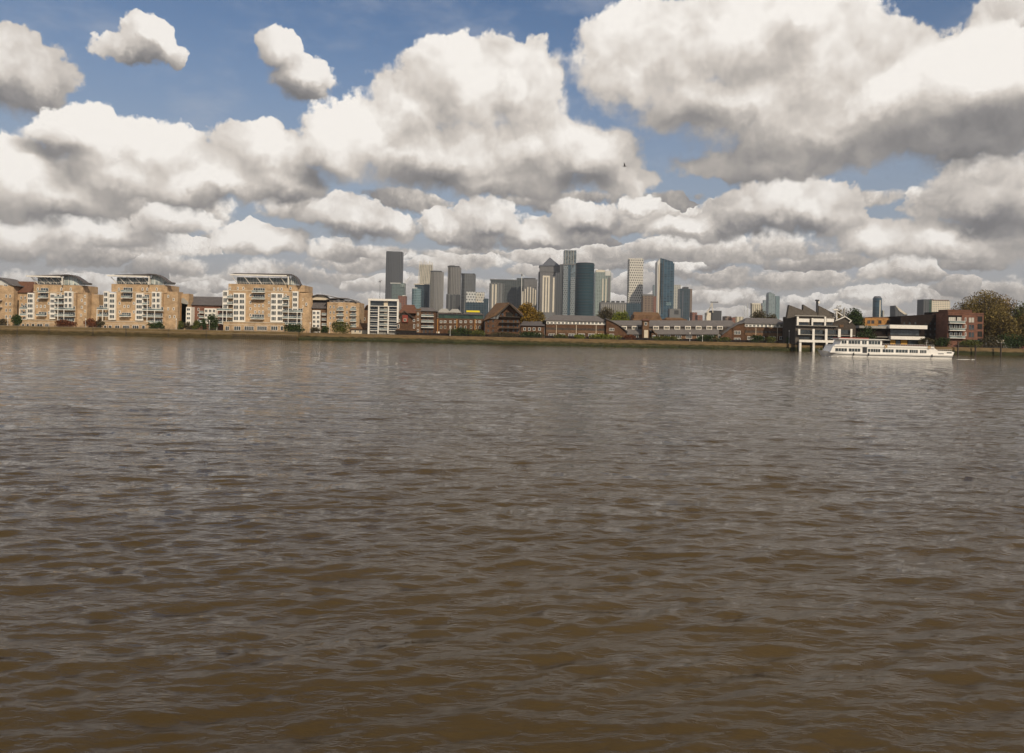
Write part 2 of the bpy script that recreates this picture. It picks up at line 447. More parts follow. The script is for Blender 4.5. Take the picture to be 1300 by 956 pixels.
class MB:
    def __init__(s): s.v = []; s.f = []; s.m = []; s.cur = 0
    def use(s, i): s.cur = i; return s
    def face(s, pts):
        n = len(s.v); s.v += [tuple(p) for p in pts]; s.f.append(tuple(range(n, n + len(pts)))); s.m.append(s.cur)
    def box(s, x0, x1, y0, y1, z0, z1):
        if x1 < x0: x0, x1 = x1, x0
        if z1 < z0: z0, z1 = z1, z0
        n = len(s.v)
        s.v += [(x0, y0, z0), (x1, y0, z0), (x1, y1, z0), (x0, y1, z0), (x0, y0, z1), (x1, y0, z1), (x1, y1, z1), (x0, y1, z1)]
        for q in ((0, 3, 2, 1), (4, 5, 6, 7), (0, 1, 5, 4), (1, 2, 6, 5), (2, 3, 7, 6), (3, 0, 4, 7)):
            s.f.append(tuple(n + i for i in q)); s.m.append(s.cur)
        return s
    def prism(s, prof, y0, y1, axis='y'):
        """prof: (x,z) pairs extruded along y, or (y,z) pairs extruded along x when axis is 'x'"""
        n = len(s.v); k = len(prof)
        for y in (y0, y1):
            for (a, z) in prof: s.v.append((a, y, z) if axis == 'y' else (y, a, z))
        s.f.append(tuple(range(n, n + k))); s.f.append(tuple(range(n + 2 * k - 1, n + k - 1, -1))); s.m += [s.cur] * 2
        for i in range(k):
            j = (i + 1) % k
            s.f.append((n + i, n + k + i, n + k + j, n + j)); s.m.append(s.cur)
        return s
    def plan(s, pts, z0, z1, top=None):
        """pts: (x,y) outline extruded up; top: scale factor of the upper outline about its middle"""
        n = len(s.v); k = len(pts)
        cx = sum(p[0] for p in pts) / k; cy = sum(p[1] for p in pts) / k; t = 1 if top is None else top
        s.v += [(x, y, z0) for x, y in pts]
        s.v += [(cx + (x - cx) * t, cy + (y - cy) * t, z1) for x, y in pts]
        s.f.append(tuple(range(n + k - 1, n - 1, -1))); s.f.append(tuple(range(n + k, n + 2 * k))); s.m += [s.cur] * 2
        for i in range(k):
            j = (i + 1) % k; s.f.append((n + i, n + j, n + k + j, n + k + i)); s.m.append(s.cur)
        return s
    def cyl(s, cx, cy, z0, z1, r, n=12, ry=None, top=None):
        ry = ry or r
        return s.plan([(cx + r * math.cos(2 * math.pi * i / n), cy + ry * math.sin(2 * math.pi * i / n)) for i in range(n)], z0, z1, top)
    def bar(s, p, q, w, d=None):
        p = Vector(p); q = Vector(q); d = d or w
        t = (q - p).normalized(); a = t.cross(Vector((0, 1, 0)))
        if a.length < 0.05: a = t.cross(Vector((0, 0, 1)))
        a.normalize(); b = t.cross(a)
        n = len(s.v)
        for c in (p, q):
            for i, j in ((-1, -1), (1, -1), (1, 1), (-1, 1)): s.v.append(tuple(c + a * (i * w / 2) + b * (j * d / 2)))
        for qd in ((0, 1, 2, 3), (7, 6, 5, 4), (0, 4, 5, 1), (1, 5, 6, 2), (2, 6, 7, 3), (3, 7, 4, 0)):
            s.f.append(tuple(n + i for i in qd)); s.m.append(s.cur)
        return s
    def build(s, name, mats, parent=None, smooth=False):
        o0 = ORIG.get(parent.name, Vector()) if parent else Vector()
        me = bpy.data.meshes.new(name)
        me.from_pydata([(a - o0[0], b - o0[1], c - o0[2]) for a, b, c in s.v], [], s.f)
        if not isinstance(mats, (list, tuple)): mats = [mats]
        for m in mats: me.materials.append(m)
        if len(mats) > 1: me.polygons.foreach_set('material_index', s.m)
        bm = bmesh.new(); bm.from_mesh(me); bmesh.ops.recalc_face_normals(bm, faces=bm.faces); bm.to_mesh(me); bm.free()
        if smooth: me.polygons.foreach_set('use_smooth', [True] * len(me.polygons))
        o = bpy.data.objects.new(name, me); COL.objects.link(o)
        if parent: o.parent = parent; ORIG[o.name] = o0
        else: ORIG[o.name] = Vector()
        return o

def thing(name, label, cat, loc, group=None):
    o = bpy.data.objects.new(name, None); COL.objects.link(o)
    o.location = loc; o.empty_display_size = 0.5
    o['label'] = label; o['category'] = cat
    if group: o['group'] = group
    ORIG[o.name] = Vector(loc)
    return o
def tag(o, label=None, cat=None, group=None, kind=None):
    for k, v in (('label', label), ('category', cat), ('group', group), ('kind', kind)):
        if v: o[k] = v
    return o

class Face:
    """a plane at distance Y: turns photograph rectangles into metres on it"""
    def __init__(s, Y): s.Y = Y
    def r(s, x0, y0, x1, y1):
        c = at((x0 + x1) / 2, (y0 + y1) / 2, s.Y); w = (x1 - x0) * s.Y * PXM / 2; h = (y1 - y0) * s.Y * PXM / 2
        return c.x - w, c.x + w, c.z - h, c.z + h
    def box(s, mb, x0, y0, x1, y1, front=0.0, depth=1.0, ground=False):
        a, b, c, d = s.r(x0, y0, x1, y1)
        if ground: c = GZ - 0.3
        return mb.box(a, b, s.Y + front, s.Y + front + depth, c, d)
    def p(s, px, py): v = at(px, py, s.Y); return (v.x, v.z)

_wc = {}
def window(parent, fc, x0, y0, x1, y1, cols=1, rows=1, front=-0.12, frame=None, pane=None, name='window', bw=0.16):
    """one window: frame, glazing bars and glass; like-sized ones share their mesh"""
    frame = frame or MAT['white']; pane = pane or MAT['glass']
    a, b, c, d = fc.r(x0, y0, x1, y1)
    w = round((b - a) * 5) / 5; h = round((d - c) * 5) / 5
    key = (w, h, cols, rows, frame.name, pane.name, bw)
    if key not in _wc:
        mb = MB(); t = bw
        mb.use(1).box(-w / 2 + t * .5, w / 2 - t * .5, 0.05, 0.10, -h / 2 + t * .5, h / 2 - t * .5)
        mb.use(0)
        mb.box(-w / 2, w / 2, 0.0, 0.14, h / 2 - t, h / 2); mb.box(-w / 2, w / 2, -0.04, 0.14, -h / 2, -h / 2 + t)
        for i in range(cols + 1):
            x = -w / 2 + t / 2 + (w - t) * i / cols
            mb.box(x - t / 2, x + t / 2, 0.005, 0.13, -h / 2 + t, h / 2 - t)
        for i in range(1, rows):
            z = -h / 2 + h * i / rows
            mb.box(-w / 2 + t, w / 2 - t, 0.012, 0.12, z - t / 2, z + t / 2)
        o = mb.build(name, [frame, pane]); _wc[key] = o.data
    else:
        o = bpy.data.objects.new(name, _wc[key]); COL.objects.link(o)
    o.parent = parent; o.location = Vector(((a + b) / 2, fc.Y + front, (c + d) / 2)) - ORIG[parent.name]
    return o

MAT = {}
def M_(k, f, *a, **kw): MAT[k] = f(k, *a, **kw)
M_('ochre_brick', brick, (0.51, 0.355, 0.215), (0.42, 0.275, 0.155), (0.47, 0.36, 0.24))
M_('orange_brick', brick, (0.46, 0.225, 0.070), (0.36, 0.165, 0.05), (0.38, 0.24, 0.11))
M_('red_brick', brick, (0.145, 0.076, 0.042), (0.092, 0.047, 0.027), (0.11, 0.07, 0.048))
M_('brown_brick', brick, (0.20, 0.115, 0.065), (0.15, 0.082, 0.045), (0.16, 0.11, 0.075))
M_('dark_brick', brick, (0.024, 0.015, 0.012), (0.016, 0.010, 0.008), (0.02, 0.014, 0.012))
M_('rose_brick', brick, (0.22, 0.095, 0.062), (0.16, 0.068, 0.045), (0.2, 0.13, 0.1))
M_('white', mat, (0.76, 0.72, 0.65), 0.6, 0.10, 0.8)
M_('cream', mat, (0.58, 0.50, 0.38), 0.8, 0.12, 0.6)
M_('steel', mat, (0.55, 0.54, 0.51), 0.45, 0.08, 0.8, metal=0.0)
M_('roof_grey', mat, (0.120, 0.108, 0.102), 0.75, 0.16, 0.5)
M_('roof_slate', mat, (0.095, 0.085, 0.085), 0.8, 0.2, 0.6)
M_('roof_zinc', mat, (0.13, 0.13, 0.13), 0.6, 0.15, 0.4)
M_('roof_brown', mat, (0.13, 0.075, 0.040), 0.85, 0.28, 0.7)
M_('roof_red', mat, (0.12, 0.055, 0.034), 0.85, 0.22, 0.7)
M_('timber', mat, (0.060, 0.048, 0.038), 0.85, 0.3, 1.0)
M_('grey_timber', mat, (0.105, 0.090, 0.075), 0.85, 0.25, 0.8)
M_('dark_metal', mat, (0.035, 0.035, 0.038), 0.5, 0.1, 1.0)
M_('concrete', mat, (0.30, 0.285, 0.255), 0.85, 0.15, 0.4)
M_('glass', glass, (0.035, 0.042, 0.045))
M_('balcony_glass', glass, (0.16, 0.19, 0.18), 0.15)
M_('pale_glazing', glass, (0.30, 0.33, 0.31), 0.25)
M_('green_glass', glass, (0.022, 0.045, 0.030), 0.12)
M_('curtain', mat, (0.45, 0.42, 0.37), 0.4, 0.2, 1.5)
M_('shadow_void', mat, (0.02, 0.018, 0.016), 0.9, 0.2, 1.0)  # near-black colour standing in for the shade inside openings
M_('yellow', mat, (0.75, 0.60, 0.03), 0.5, 0.05)
M_('amber', mat, (0.50, 0.26, 0.035), 0.6, 0.15, 1.0)
M_('red_paint', mat, (0.22, 0.045, 0.03), 0.55, 0.15)
M_('boat_white', mat, (0.80, 0.77, 0.72), 0.35, 0.05, 0.6)
M_('boat_blue', mat, (0.14, 0.20, 0.26), 0.4, 0.1)
M_('foam', mat, (0.75, 0.73, 0.68), 0.8, 0.1, 2.0)
M_('bark', mat, (0.075, 0.055, 0.040), 0.95, 0.3, 1.5)
M_('soil', mat, (0.075, 0.060, 0.035), 0.95, 0.35, 0.25)

def leaf_mat(name, a, b):
    m, nt, p = new_mat(name)
    oi = nt.nodes.new('ShaderNodeNewGeometry')
    r = nt.nodes.new('ShaderNodeValToRGB'); nt.links.new(oi.outputs['Random Per Island'], r.inputs[0])
    r.color_ramp.elements[0].color = (*a, 1); r.color_ramp.elements[1].color = (*b, 1)
    nt.links.new(r.outputs[0], p.inputs['Base Color']); p.inputs['Roughness'].default_value = 0.8; p.inputs['Specular IOR Level'].default_value = 0.1
    return m
LEAF = {'dark': leaf_mat('dark_leaves', (0.020, 0.035, 0.012), (0.055, 0.080, 0.026)),
        'olive': leaf_mat('olive_leaves', (0.050, 0.062, 0.018), (0.13, 0.13, 0.035)),
        'brown': leaf_mat('budding_twigs', (0.10, 0.075, 0.026), (0.25, 0.185, 0.06)),
        'gold': leaf_mat('golden_leaves', (0.14, 0.090, 0.018), (0.28, 0.17, 0.03)),
        'rust': leaf_mat('rusty_leaves', (0.090, 0.032, 0.016), (0.17, 0.062, 0.028)),
        'fresh': leaf_mat('fresh_leaves', (0.085, 0.110, 0.018), (0.20, 0.21, 0.03)),
        'dull': leaf_mat('dull_leaves', (0.055, 0.048, 0.028), (0.105, 0.085, 0.045))}

def leaves(mb, c, rad, n, size, rng, clumps=12):
    """scatter leaf clusters in lumps through an ellipsoid"""
    cs = []
    for i in range(clumps):
        while True:
            d = rng.uniform(-1, 1, 3)
            if 0.1 < np.linalg.norm(d) < 1: break
        cs.append(d * 0.80)
    for i in range(n):
        k = cs[rng.integers(clumps)]
        p = k + rng.normal(0, 0.22, 3)
        if np.linalg.norm(p) > 1.08: p = p / np.linalg.norm(p) * rng.uniform(0.8, 1.08)
        q = Vector((c[0] + p[0] * rad[0], c[1] + p[1] * rad[1], c[2] + p[2] * rad[2]))
        s = size * rng.uniform(0.5, 1.3)
        a = Vector(rng.normal(0, 1, 3)).normalized(); b = a.orthogonal().normalized()
        b = b * math.cos(i) + a.cross(b) * math.sin(i); t = a.cross(b)
        mb.face([q - a * s, q + b * s * 0.7, q + a * s, q - b * s * 0.7 + t * s * 0.3])

def tree(name, label, x, y, h, w, kind, trunk=0.25, n=900, size=0.45, group=None, seed=1, z=GZ, cat='tree', bare=0.0, squash=1.0):
    rng = np.random.default_rng(seed)
    t = thing(name, label, cat, (x, y, z - 0.2), group)
    tb = MB(); r = max(0.12, h * 0.022)
    top = Vector((x + rng.normal(0, .2), y, z + h * 0.55))
    def limb(p, q, r0, r1, n=6):
        p = Vector(p); q = Vector(q); d = (q - p).normalized(); a = d.orthogonal().normalized(); b = d.cross(a); k = len(tb.v)
        for c_, rr in ((p, r0), (q, r1)):
            for i in range(n):
                an = 6.2832 * i / n; tb.v.append(tuple(c_ + (a * math.cos(an) + b * math.sin(an)) * rr))
        for i in range(n):
            j = (i + 1) % n; tb.f.append((k + i, k + j, k + n + j, k + n + i)); tb.m.append(0)
        tb.f.append(tuple(range(k + n, k + 2 * n))); tb.m.append(0)
    limb((x, y, z - 0.3), top, r, r * 0.45)
    cz = z + h * (trunk + (1 - trunk) / 2); rz = h * (1 - trunk) / 2 * squash
    for i in range(8 + int(bare * 26)):
        an = rng.uniform(0, 6.28); up = rng.uniform(-0.1, 0.85)
        q = Vector((x + math.cos(an) * w / 2 * 0.8 * (1 - max(0, up) ** 2 * 0.6), y + math.sin(an) * w / 2 * 0.8, cz + up * rz))
        s0 = Vector((x, y, z + h * (0.22 + 0.28 * rng.random())))
        mid = s0.lerp(q, 0.5) + Vector((0, 0, h * 0.05))
        limb(s0, mid, r * 0.4, r * 0.22, 5); limb(mid, q, r * 0.22, r * 0.06, 4)
        if bare:
            for j in range(3): limb(mid.lerp(q, rng.random()), q + Vector(rng.normal(0, w * 0.08, 3)), r * 0.1, 0.03, 3)
    tb.build('trunk', MAT['bark'], t)
    mb = MB(); leaves(mb, (x, y, cz), (w / 2, w / 2.4, rz), int(n * 4.0), size, rng, 44 if n > 500 else 14)
    mb.build('crown', LEAF[kind], t)
    return t

def shrub(label, px, py0, py1, wpx, Y, kind, n=260, size=0.28, name='shrub', seed=3, group=None, cat='shrub', depth=2.0):
    rng = np.random.default_rng(seed + int(px))
    c = at(px, (py0 + py1) / 2, Y); w = wpx * Y * PXM; h = (py1 - py0) * Y * PXM
    top = at(px, py0, Y).z
    h = top - GZ + 0.1
    t = thing(name, label, cat, (c.x, Y, GZ), group)
    mb = MB(); leaves(mb, (c.x, Y, GZ + h * 0.5), (w / 2 * 1.08, depth / 2, h * 0.6), int(n * 3.0), size * 1.05, rng, max(9, int(wpx)))
    mb.build('foliage', LEAF[kind], t)
    sb = MB()
    for i in range(max(2, int(w / 1.5))):
        x = c.x - w / 2 + w * (i + 0.5) / max(2, int(w / 1.5)); sb.bar((x, Y, GZ - 0.1), (x + rng.normal(0, .2), Y, GZ + h * 0.6), 0.10)
    sb.build('stem', MAT['bark'], t)
    return t

# ------------------------------------------------------------------ ground, river wall
def bank_material(name, top, low, tide):
    m, nt, p = new_mat(name)
    N = nt.nodes.new; L = nt.links.new
    g = N('ShaderNodeNewGeometry'); s = N('ShaderNodeSeparateXYZ'); L(g.outputs['Position'], s.inputs[0])
    mp = N('ShaderNodeMapping'); mp.inputs['Scale'].default_value = (0.25, 0.25, 1.0); L(g.outputs['Position'], mp.inputs[0])
    n = N('ShaderNodeTexNoise'); n.inputs['Scale'].default_value = 1.0; n.inputs['Detail'].default_value = 6; n.inputs['Roughness'].default_value = 0.65; L(mp.outputs[0], n.inputs['Vector'])
    a = N('ShaderNodeMath'); a.operation = 'MULTIPLY_ADD'; L(n.outputs[0], a.inputs[0]); a.inputs[1].default_value = 1.5; L(s.outputs[2], a.inputs[2])
    r = N('ShaderNodeMapRange'); L(a.outputs[0], r.inputs[0]); r.inputs[1].default_value = tide + 0.4; r.inputs[2].default_value = tide + 1.2
    c = N('ShaderNodeValToRGB'); L(n.outputs[0], c.inputs[0]); e = c.color_ramp.elements
    e[0].position = 0.32; e[0].color = (*[v * 0.62 for v in top], 1); e[1].position = 0.68; e[1].color = (*[v * 1.25 for v in top], 1)
    d = N('ShaderNodeValToRGB'); L(n.outputs[0], d.inputs[0]); e = d.color_ramp.elements
    e[0].position = 0.32; e[0].color = (*[v * 0.6 for v in low], 1); e[1].position = 0.68; e[1].color = (*[v * 1.5 for v in low], 1)
    x = N('ShaderNodeMix'); x.data_type = 'RGBA'; L(r.outputs[0], x.inputs[0]); L(d.outputs[0], x.inputs[6]); L(c.outputs[0], x.inputs[7])
    L(x.outputs[2], p.inputs['Base Color']); p.inputs['Roughness'].default_value = 0.85; p.inputs['Specular IOR Level'].default_value = 0.2
    return m
mb = MB(); mb.box(-9000, 9000, 408, 30000, -3, GZ - 0.02)
o = mb.build('ground', MAT['soil']); tag(o, kind='structure')

# ------------------------------------------------------------------ the quay
M_('stone_trim', mat, (0.24, 0.19, 0.12), 0.85, 0.25, 0.3)
WALL_L = bank_material('weathered_river_wall', (0.165, 0.115, 0.055), (0.060, 0.045, 0.018), 1.7)
WALL_R = bank_material('sandy_river_wall', (0.165, 0.112, 0.056), (0.028, 0.030, 0.010), 2.0)
SHORE = bank_material('algae_shore', (0.050, 0.045, 0.018), (0.020, 0.024, 0.007), 0.9)
xa = -420.0; xb = at(378, 425, 400).x; xc = at(1003, 440, 400).x; xd = 420.0
# left: a stepped sheet wall standing in the water
mb = MB(); mb.prism([(400, -2), (400, 2.5), (400.7, 2.5), (400.7, GZ + 0.05), (409, GZ + 0.05), (409, -2)], xa, xb, 'x')
w = mb.build('river_wall', WALL_L); WL = w
tag(w, 'long brown stepped river wall below the cream and ochre apartment blocks', 'river wall')
mb = MB(); mb.box(xa, xb, 399.85, 401.0, 2.502, 2.72); mb.box(xa, xb, 400.55, 401.1, GZ + 0.052, GZ + 0.3); mb.build('coping', MAT['stone_trim'], w)
mb = MB(); p0 = at(296, 425, 400).x
for i in range(34): x = p0 + (xb - p0) * i / 34; mb.cyl(x, 399.8, -2, 2.46, 0.2, 6)
mb.build('timber_piles', MAT['timber'], w)
# middle: sandy wall above a green shore
mb = MB(); mb.prism([(403.2, -2), (403.5, 3.35), (404.2, 3.4), (404.2, GZ + 0.02), (409, GZ + 0.02), (409, -2)], xb + 0.02, xc, 'x')
w = mb.build('river_wall', WALL_R)
tag(w, 'sandy stone river wall above the green shore below the brick terraces', 'river wall')
rng = np.random.default_rng(5)
mb = MB(); nx = 260
ys = [398.6, 400.2, 401.8, 403.4]; zs = [-0.7, 0.25, 1.05, 1.65]
pv = []
for i in range(nx + 1):
    x = xb - 6 + (xc - xb + 6) * i / nx
    row = [(x, ys[j] + rng.normal(0, 0.25) + 0.6 * math.sin(x * 0.05 + j), zs[j] + rng.normal(0, 0.10)) for j in range(4)]
    row[3] = (x, 403.45, zs[3] + rng.normal(0, 0.12)); pv.append(row)
for i in range(nx):
    for j in range(3): mb.face([pv[i][j], pv[i + 1][j], pv[i + 1][j + 1], pv[i][j + 1]])
o = mb.build('shore', SHORE); tag(o, kind='structure')
# right: stone wall beside the moored piles
mb = MB(); mb.prism([(401.2, -2), (401.6, GZ - 0.3), (402.2, GZ - 0.3), (402.2, GZ + 0.03), (409, GZ + 0.03), (409, -2)], xc + 0.02, xd, 'x')
w = mb.build('river_wall', WALL_R)
tag(w, 'orange tinged river wall at the right behind the white passenger boat', 'river wall')
def ladders(parent, xs, y, z0):
    for px in xs:
        x = at(px, 425, 400).x; mb = MB()
        mb.box(x - .28, x - .2, y - .12, y - .04, -1, z0 + .9); mb.box(x + .2, x + .28, y - .12, y - .04, -1, z0 + .9)
        for i in range(14): mb.box(x - .2, x + .2, y - .1, y - .06, -0.6 + i * .35, -0.54 + i * .35)
        mb.build('ladder', MAT['dark_metal'], parent)
mb = MB(); mb.prism([(397.3, -2), (397.7, 3.2), (401.0, 3.2), (401.0, -2)], at(1009, 440, 399).x, at(1070, 440, 399).x, 'x')
w = mb.build('river_wall', WALL_R); tag(w, 'short sandy river wall behind the white posts of the boathouse', 'river wall')
# quayside path
mb = MB(); mb.box(xa, xd, 404.3, 411, GZ + 0.034, GZ + 0.06)
M_('paving', mat, (0.12, 0.10, 0.075), 0.9, 0.15, 0.4)
o = mb.build('path', MAT['paving']); tag(o, kind='structure')

def railing(label, x0, x1, Y, h=1.1):
    a = at(x0, 420, Y).x; b = at(x1, 420, Y).x
    t = thing('railing', label, 'railing', ((a + b) / 2, Y, GZ))
    mb = MB()
    for z in (0.35, 0.7, h): mb.box(a, b, Y - .03, Y + .03, GZ + z - 0.025, GZ + z + 0.025)
    mb.build('rail', MAT['dark_metal'], t)
    n = min(95, int((b - a) / 2.4)); p0 = None
    for i in range(n + 1):
        x = a + (b - a) * i / n
        if p0 is None:
            p = MB().box(x - .05, x + .05, Y - .05, Y + .05, GZ + 0.05, GZ + h + 0.04).build('post', MAT['dark_metal'], t); p0 = p
        else:
            p = p0.copy(); COL.objects.link(p); p.parent = t; p.location = (x - a, 0, 0)
railing('dark railing along the quay in front of the ochre apartment blocks', -10, 395, 401.3)
railing('dark railing along the quay in front of the brick terraces', 470, 996, 404.6)
railing('dark railing under the big bare trees at the right edge', 1205, 1310, 402.6)

# ------------------------------------------------------------------ big apartment blocks with winged roofs
def deck(parent, fc, x0, y, x1, front=-2.2, depth=2.4, rail='steel', h=2.4, name='balcony'):
    """a balcony: white slab edge with a glazed parapet on it"""
    mb = MB()
    fc.box(mb.use(0), x0, y - 0.35, x1, y + 0.35, front, depth)
    fc.box(mb.use(1), x0 + 0.15, y - h, x1 - 0.15, y - 0.35, front + 0.06, 0.06)
    fc.box(mb.use(0), x0, y - h - 0.25, x1, y - h, front + 0.02, 0.12)
    return mb.build(name, [MAT['white'], MAT['balcony_glass'] if rail == 'steel' else MAT[rail]], parent)

def winged_block(label, Y, body, top, bays, decks, posts, roof, penthouse, plinth, pwin, small, side=None, brickm='ochre_brick', depth=20):
    fc = Face(Y)
    bx0, bx1, by = body
    c = at((bx0 + bx1) / 2, 415, Y)
    t = thing('apartment_block', label, 'apartment block', (c.x, Y, GZ), 'apartment blocks with winged roofs')
    mb = MB()
    fc.box(mb, bx0, by, bx1, 418, 0, depth, True)
    if side:   # curved corner tower
        sx0, sx1, sy = side
        a, b, z0, z1 = fc.r(sx0, sy, sx1, 418); bx1w = fc.r(bx0, by, bx1, 418)[1] - .5
        if depth == 20: mb.cyl((a + b) / 2, Y + (b - a) / 2 + 1.2, GZ - .3, z1, (b - a) / 2, 20)
        else: mb.box(bx1w, b, Y + 1.6, Y + 8, GZ - .3, z1); mb.box(b - 1, b + 4.2, Y + 6, Y + 12, GZ - .3, z1 - .8)
    wall = mb.build('wall', MAT[brickm], t)
    mb = MB()
    fc.box(mb, top[0], top[1], top[2], by, 1.2, depth - 3)
    mb.build('upper_storey', MAT[brickm], t)
    # coping
    mb = MB(); fc.box(mb, bx0 - .3, by - .35, bx1 + .3, by + .35, -0.15, depth * .5); mb.build('coping', MAT['cream'], t)
    for (x0, y0, x1, y1, cols, rows) in bays:
        b = MB(); fc.box(b, x0, y0, x1, y1, -1.3, 1.32); bay = b.build('bay', MAT['white'], t)
        cw = (x1 - x0) / cols; rh = (y1 - y0 - 1.0) / rows
        for i in range(cols):
            for j in range(rows):
                window(bay, fc, x0 + i * cw + cw * .12, y0 + 1.4 + j * rh, x0 + (i + 1) * cw - cw * .12, y0 + 1.0 + j * rh + rh * .74, 3 if cw > 6 else 2, 1, -1.42, bw=0.12)
    for (x0, y, x1, wy) in decks:
        d = deck(t, fc, x0, y, x1)
        if wy:
            window(t, fc, x0 + 0.6, y - wy, x1 - 0.6, y - 0.5, max(2, int((x1 - x0) / 3)), 1, -0.1, name='balcony_door', frame=MAT['steel'])
    for (x, y0, y1) in posts:
        mb = MB(); fc.box(mb, x - .35, y0, x + .35, y1, -2.3, 0.3); mb.build('post', MAT['white'], t)
    # plinth storey
    px0, px1, py = plinth
    mb = MB(); fc.box(mb, px0, py, px1, 418, -3.4, 3.42, True); pl = mb.build('plinth', MAT[brickm], t)
    mb = MB(); fc.box(mb, px0 - .3, py - .1, px1 + .3, py + .6, -3.6, 3.5); mb.build('coping', MAT['cream'], pl)
    mb = MB(); fc.box(mb, px0, py + 3.3, px1, py + 3.8, -3.5, 0.09); mb.build('string_course', MAT['cream'], pl)
    for (x0, x1) in pwin:
        window(pl, fc, x0, py + 5, x1, py + 10.6, max(1, int((x1 - x0) / 2.4)), 1, -3.52)
    for (x, y) in small:
        window(t, fc, x - 1.2, y - 1.8, x + 1.2, y + 1.8, 1, 1, -0.1 if not side or x < bx1 else 1.4, frame=MAT['white'], bw=0.24)
    # penthouse glazing with raking struts
    gx0, gx1, gy0, gy1 = penthouse
    mb = MB(); fc.box(mb, gx0 + 2, gy0, gx1, gy1, 3.0, 4.0); ph = mb.build('penthouse', MAT['balcony_glass'], t)
    mb = MB(); n = int((gx1 - gx0) / 4.2)
    for i in range(n + 1):
        x = gx0 + 2 + (gx1 - gx0 - 2) * i / n; fc.box(mb, x - .18, gy0, x + .18, gy1, 2.85, 0.16)
    fc.box(mb, gx0 + 2, (gy0 + gy1) / 2 - .2, gx1, (gy0 + gy1) / 2 + .2, 2.83, 0.14)
    mb.build('mullions', MAT['steel'], ph)
    for i in range(5):
        x = gx0 + 1 + (gx1 - gx0 - 4) * i / 4.3
        p = at(x - 1.5, gy0, Y); q = at(x + 3.6, gy1, Y)
        MB().bar((p.x, Y - 1.2, p.z), (q.x, Y + 1.8, q.z), 0.32).build('strut', MAT['white'], t)
    mb = MB()
    for x in range(int(gx0) + 2, int(gx1), 3): fc.box(mb, x - .12, gy1 - 2.2, x + .12, gy1, 0.2, 0.1)
    fc.box(mb, gx0 + 1, gy1 - 2.5, gx1, gy1 - 2.2, 0.2, 0.14); mb.build('parapet_rail', MAT['white'], t)
    # roof: long thin wing that bends down at the right
    pts = roof['line']
    th = 0.55
    upper = [fc.p(x, y) for x, y in pts]; lower = [(a, b - th) for a, b in upper][::-1]
    MB().prism(upper + lower, Y - 1.8, Y + 3).build('roof', MAT['roof_slate'], t)
    sx0, sx1, sy = roof['soffit']
    mb = MB(); fc.box(mb, sx0, sy, sx1, sy + 1.5, -2.2, 1.6); mb.build('fascia', MAT['white'], t)
    # glazed end under the bend
    k = [p for p in pts if p[0] >= roof['gable']]
    poly = [fc.p(x, y + 1.0) for x, y in k] + [fc.p(k[-1][0] - 1, top[1]), fc.p(roof['gable'], top[1])]
    MB().prism(poly, Y + 1.0, Y + 3).build('gable_glazing', MAT['pale_glazing'], t)
    mb = MB()
    for i in range(5):
        x = roof['gable'] + i * (k[-1][0] - roof['gable']) / 5.5
        yy = np.interp(x, [p[0] for p in k], [p[1] for p in k]) + 1.2
        fc.box(mb, x - .2, yy, x + .2, top[1], 0.8, 0.22)
    mb.build('gable_mullions', MAT['white'], t)
    mb = MB(); fc.box(mb, roof['gable'] - .5, sy, roof['gable'] + .6, top[1] + .5, -1.0, 0.6); mb.build('mast_post', MAT['white'], t)
    return t

winged_block('large ochre apartment block with a winged roof, widest and rightmost of the three', 418,
    (288.5, 379, 369.5), (289, 361, 386), [(283.7, 369, 290.5, 394, 1, 3), (297, 372, 312, 408.5, 2, 5), (344.5, 372, 360, 409, 2, 5), (372, 370, 379, 398, 1, 4)],
    [(277, 394.5, 297, 0), (277, 402.5, 297, 5), (277, 411, 297, 5), (290, 386.5, 297, 4), (290, 378.5, 297, 4), (321, 371.5, 337, 6), (321, 379.8, 337, 6), (319.5, 405, 336, 6),
     (360, 380.5, 368, 5), (360, 388.5, 368, 5), (360, 396.5, 385, 5), (360, 404.5, 384, 5), (360, 412, 384, 5)],
    [(277.5, 394, 420), (284.6, 394, 412), (289.5, 394, 412), (367.6, 380, 413), (378.6, 396, 413), (383.5, 396, 420)],
    {'line': [(294, 348.2), (300, 347), (330, 347.4), (366, 348), (371, 348.3), (375, 350.5), (378.5, 354.5), (381.8, 361.5)], 'soffit': (294, 365.5, 349), 'gable': 366.5},
    (296.5, 366, 352, 361), (286.5, 363, 409), [(289, 294), (300, 308.5), (313, 325), (329, 341.5), (346.5, 355), (358.5, 362)],
    [(292, 366), (293, 375), (293, 384), (293, 400), (363, 375), (363, 384), (383, 380), (388, 386), (383, 389), (318, 375), (318, 384), (318, 392), (318, 400), (341.5, 375), (341.5, 384), (341.5, 392), (341.5, 400), (302, 366), (309, 366), (348, 367), (353, 367), (357.5, 367), (324, 388), (329, 388), (334, 388), (324, 396), (329, 396), (334, 396), (369, 366)],
    side=(368, 392.5, 371.5))
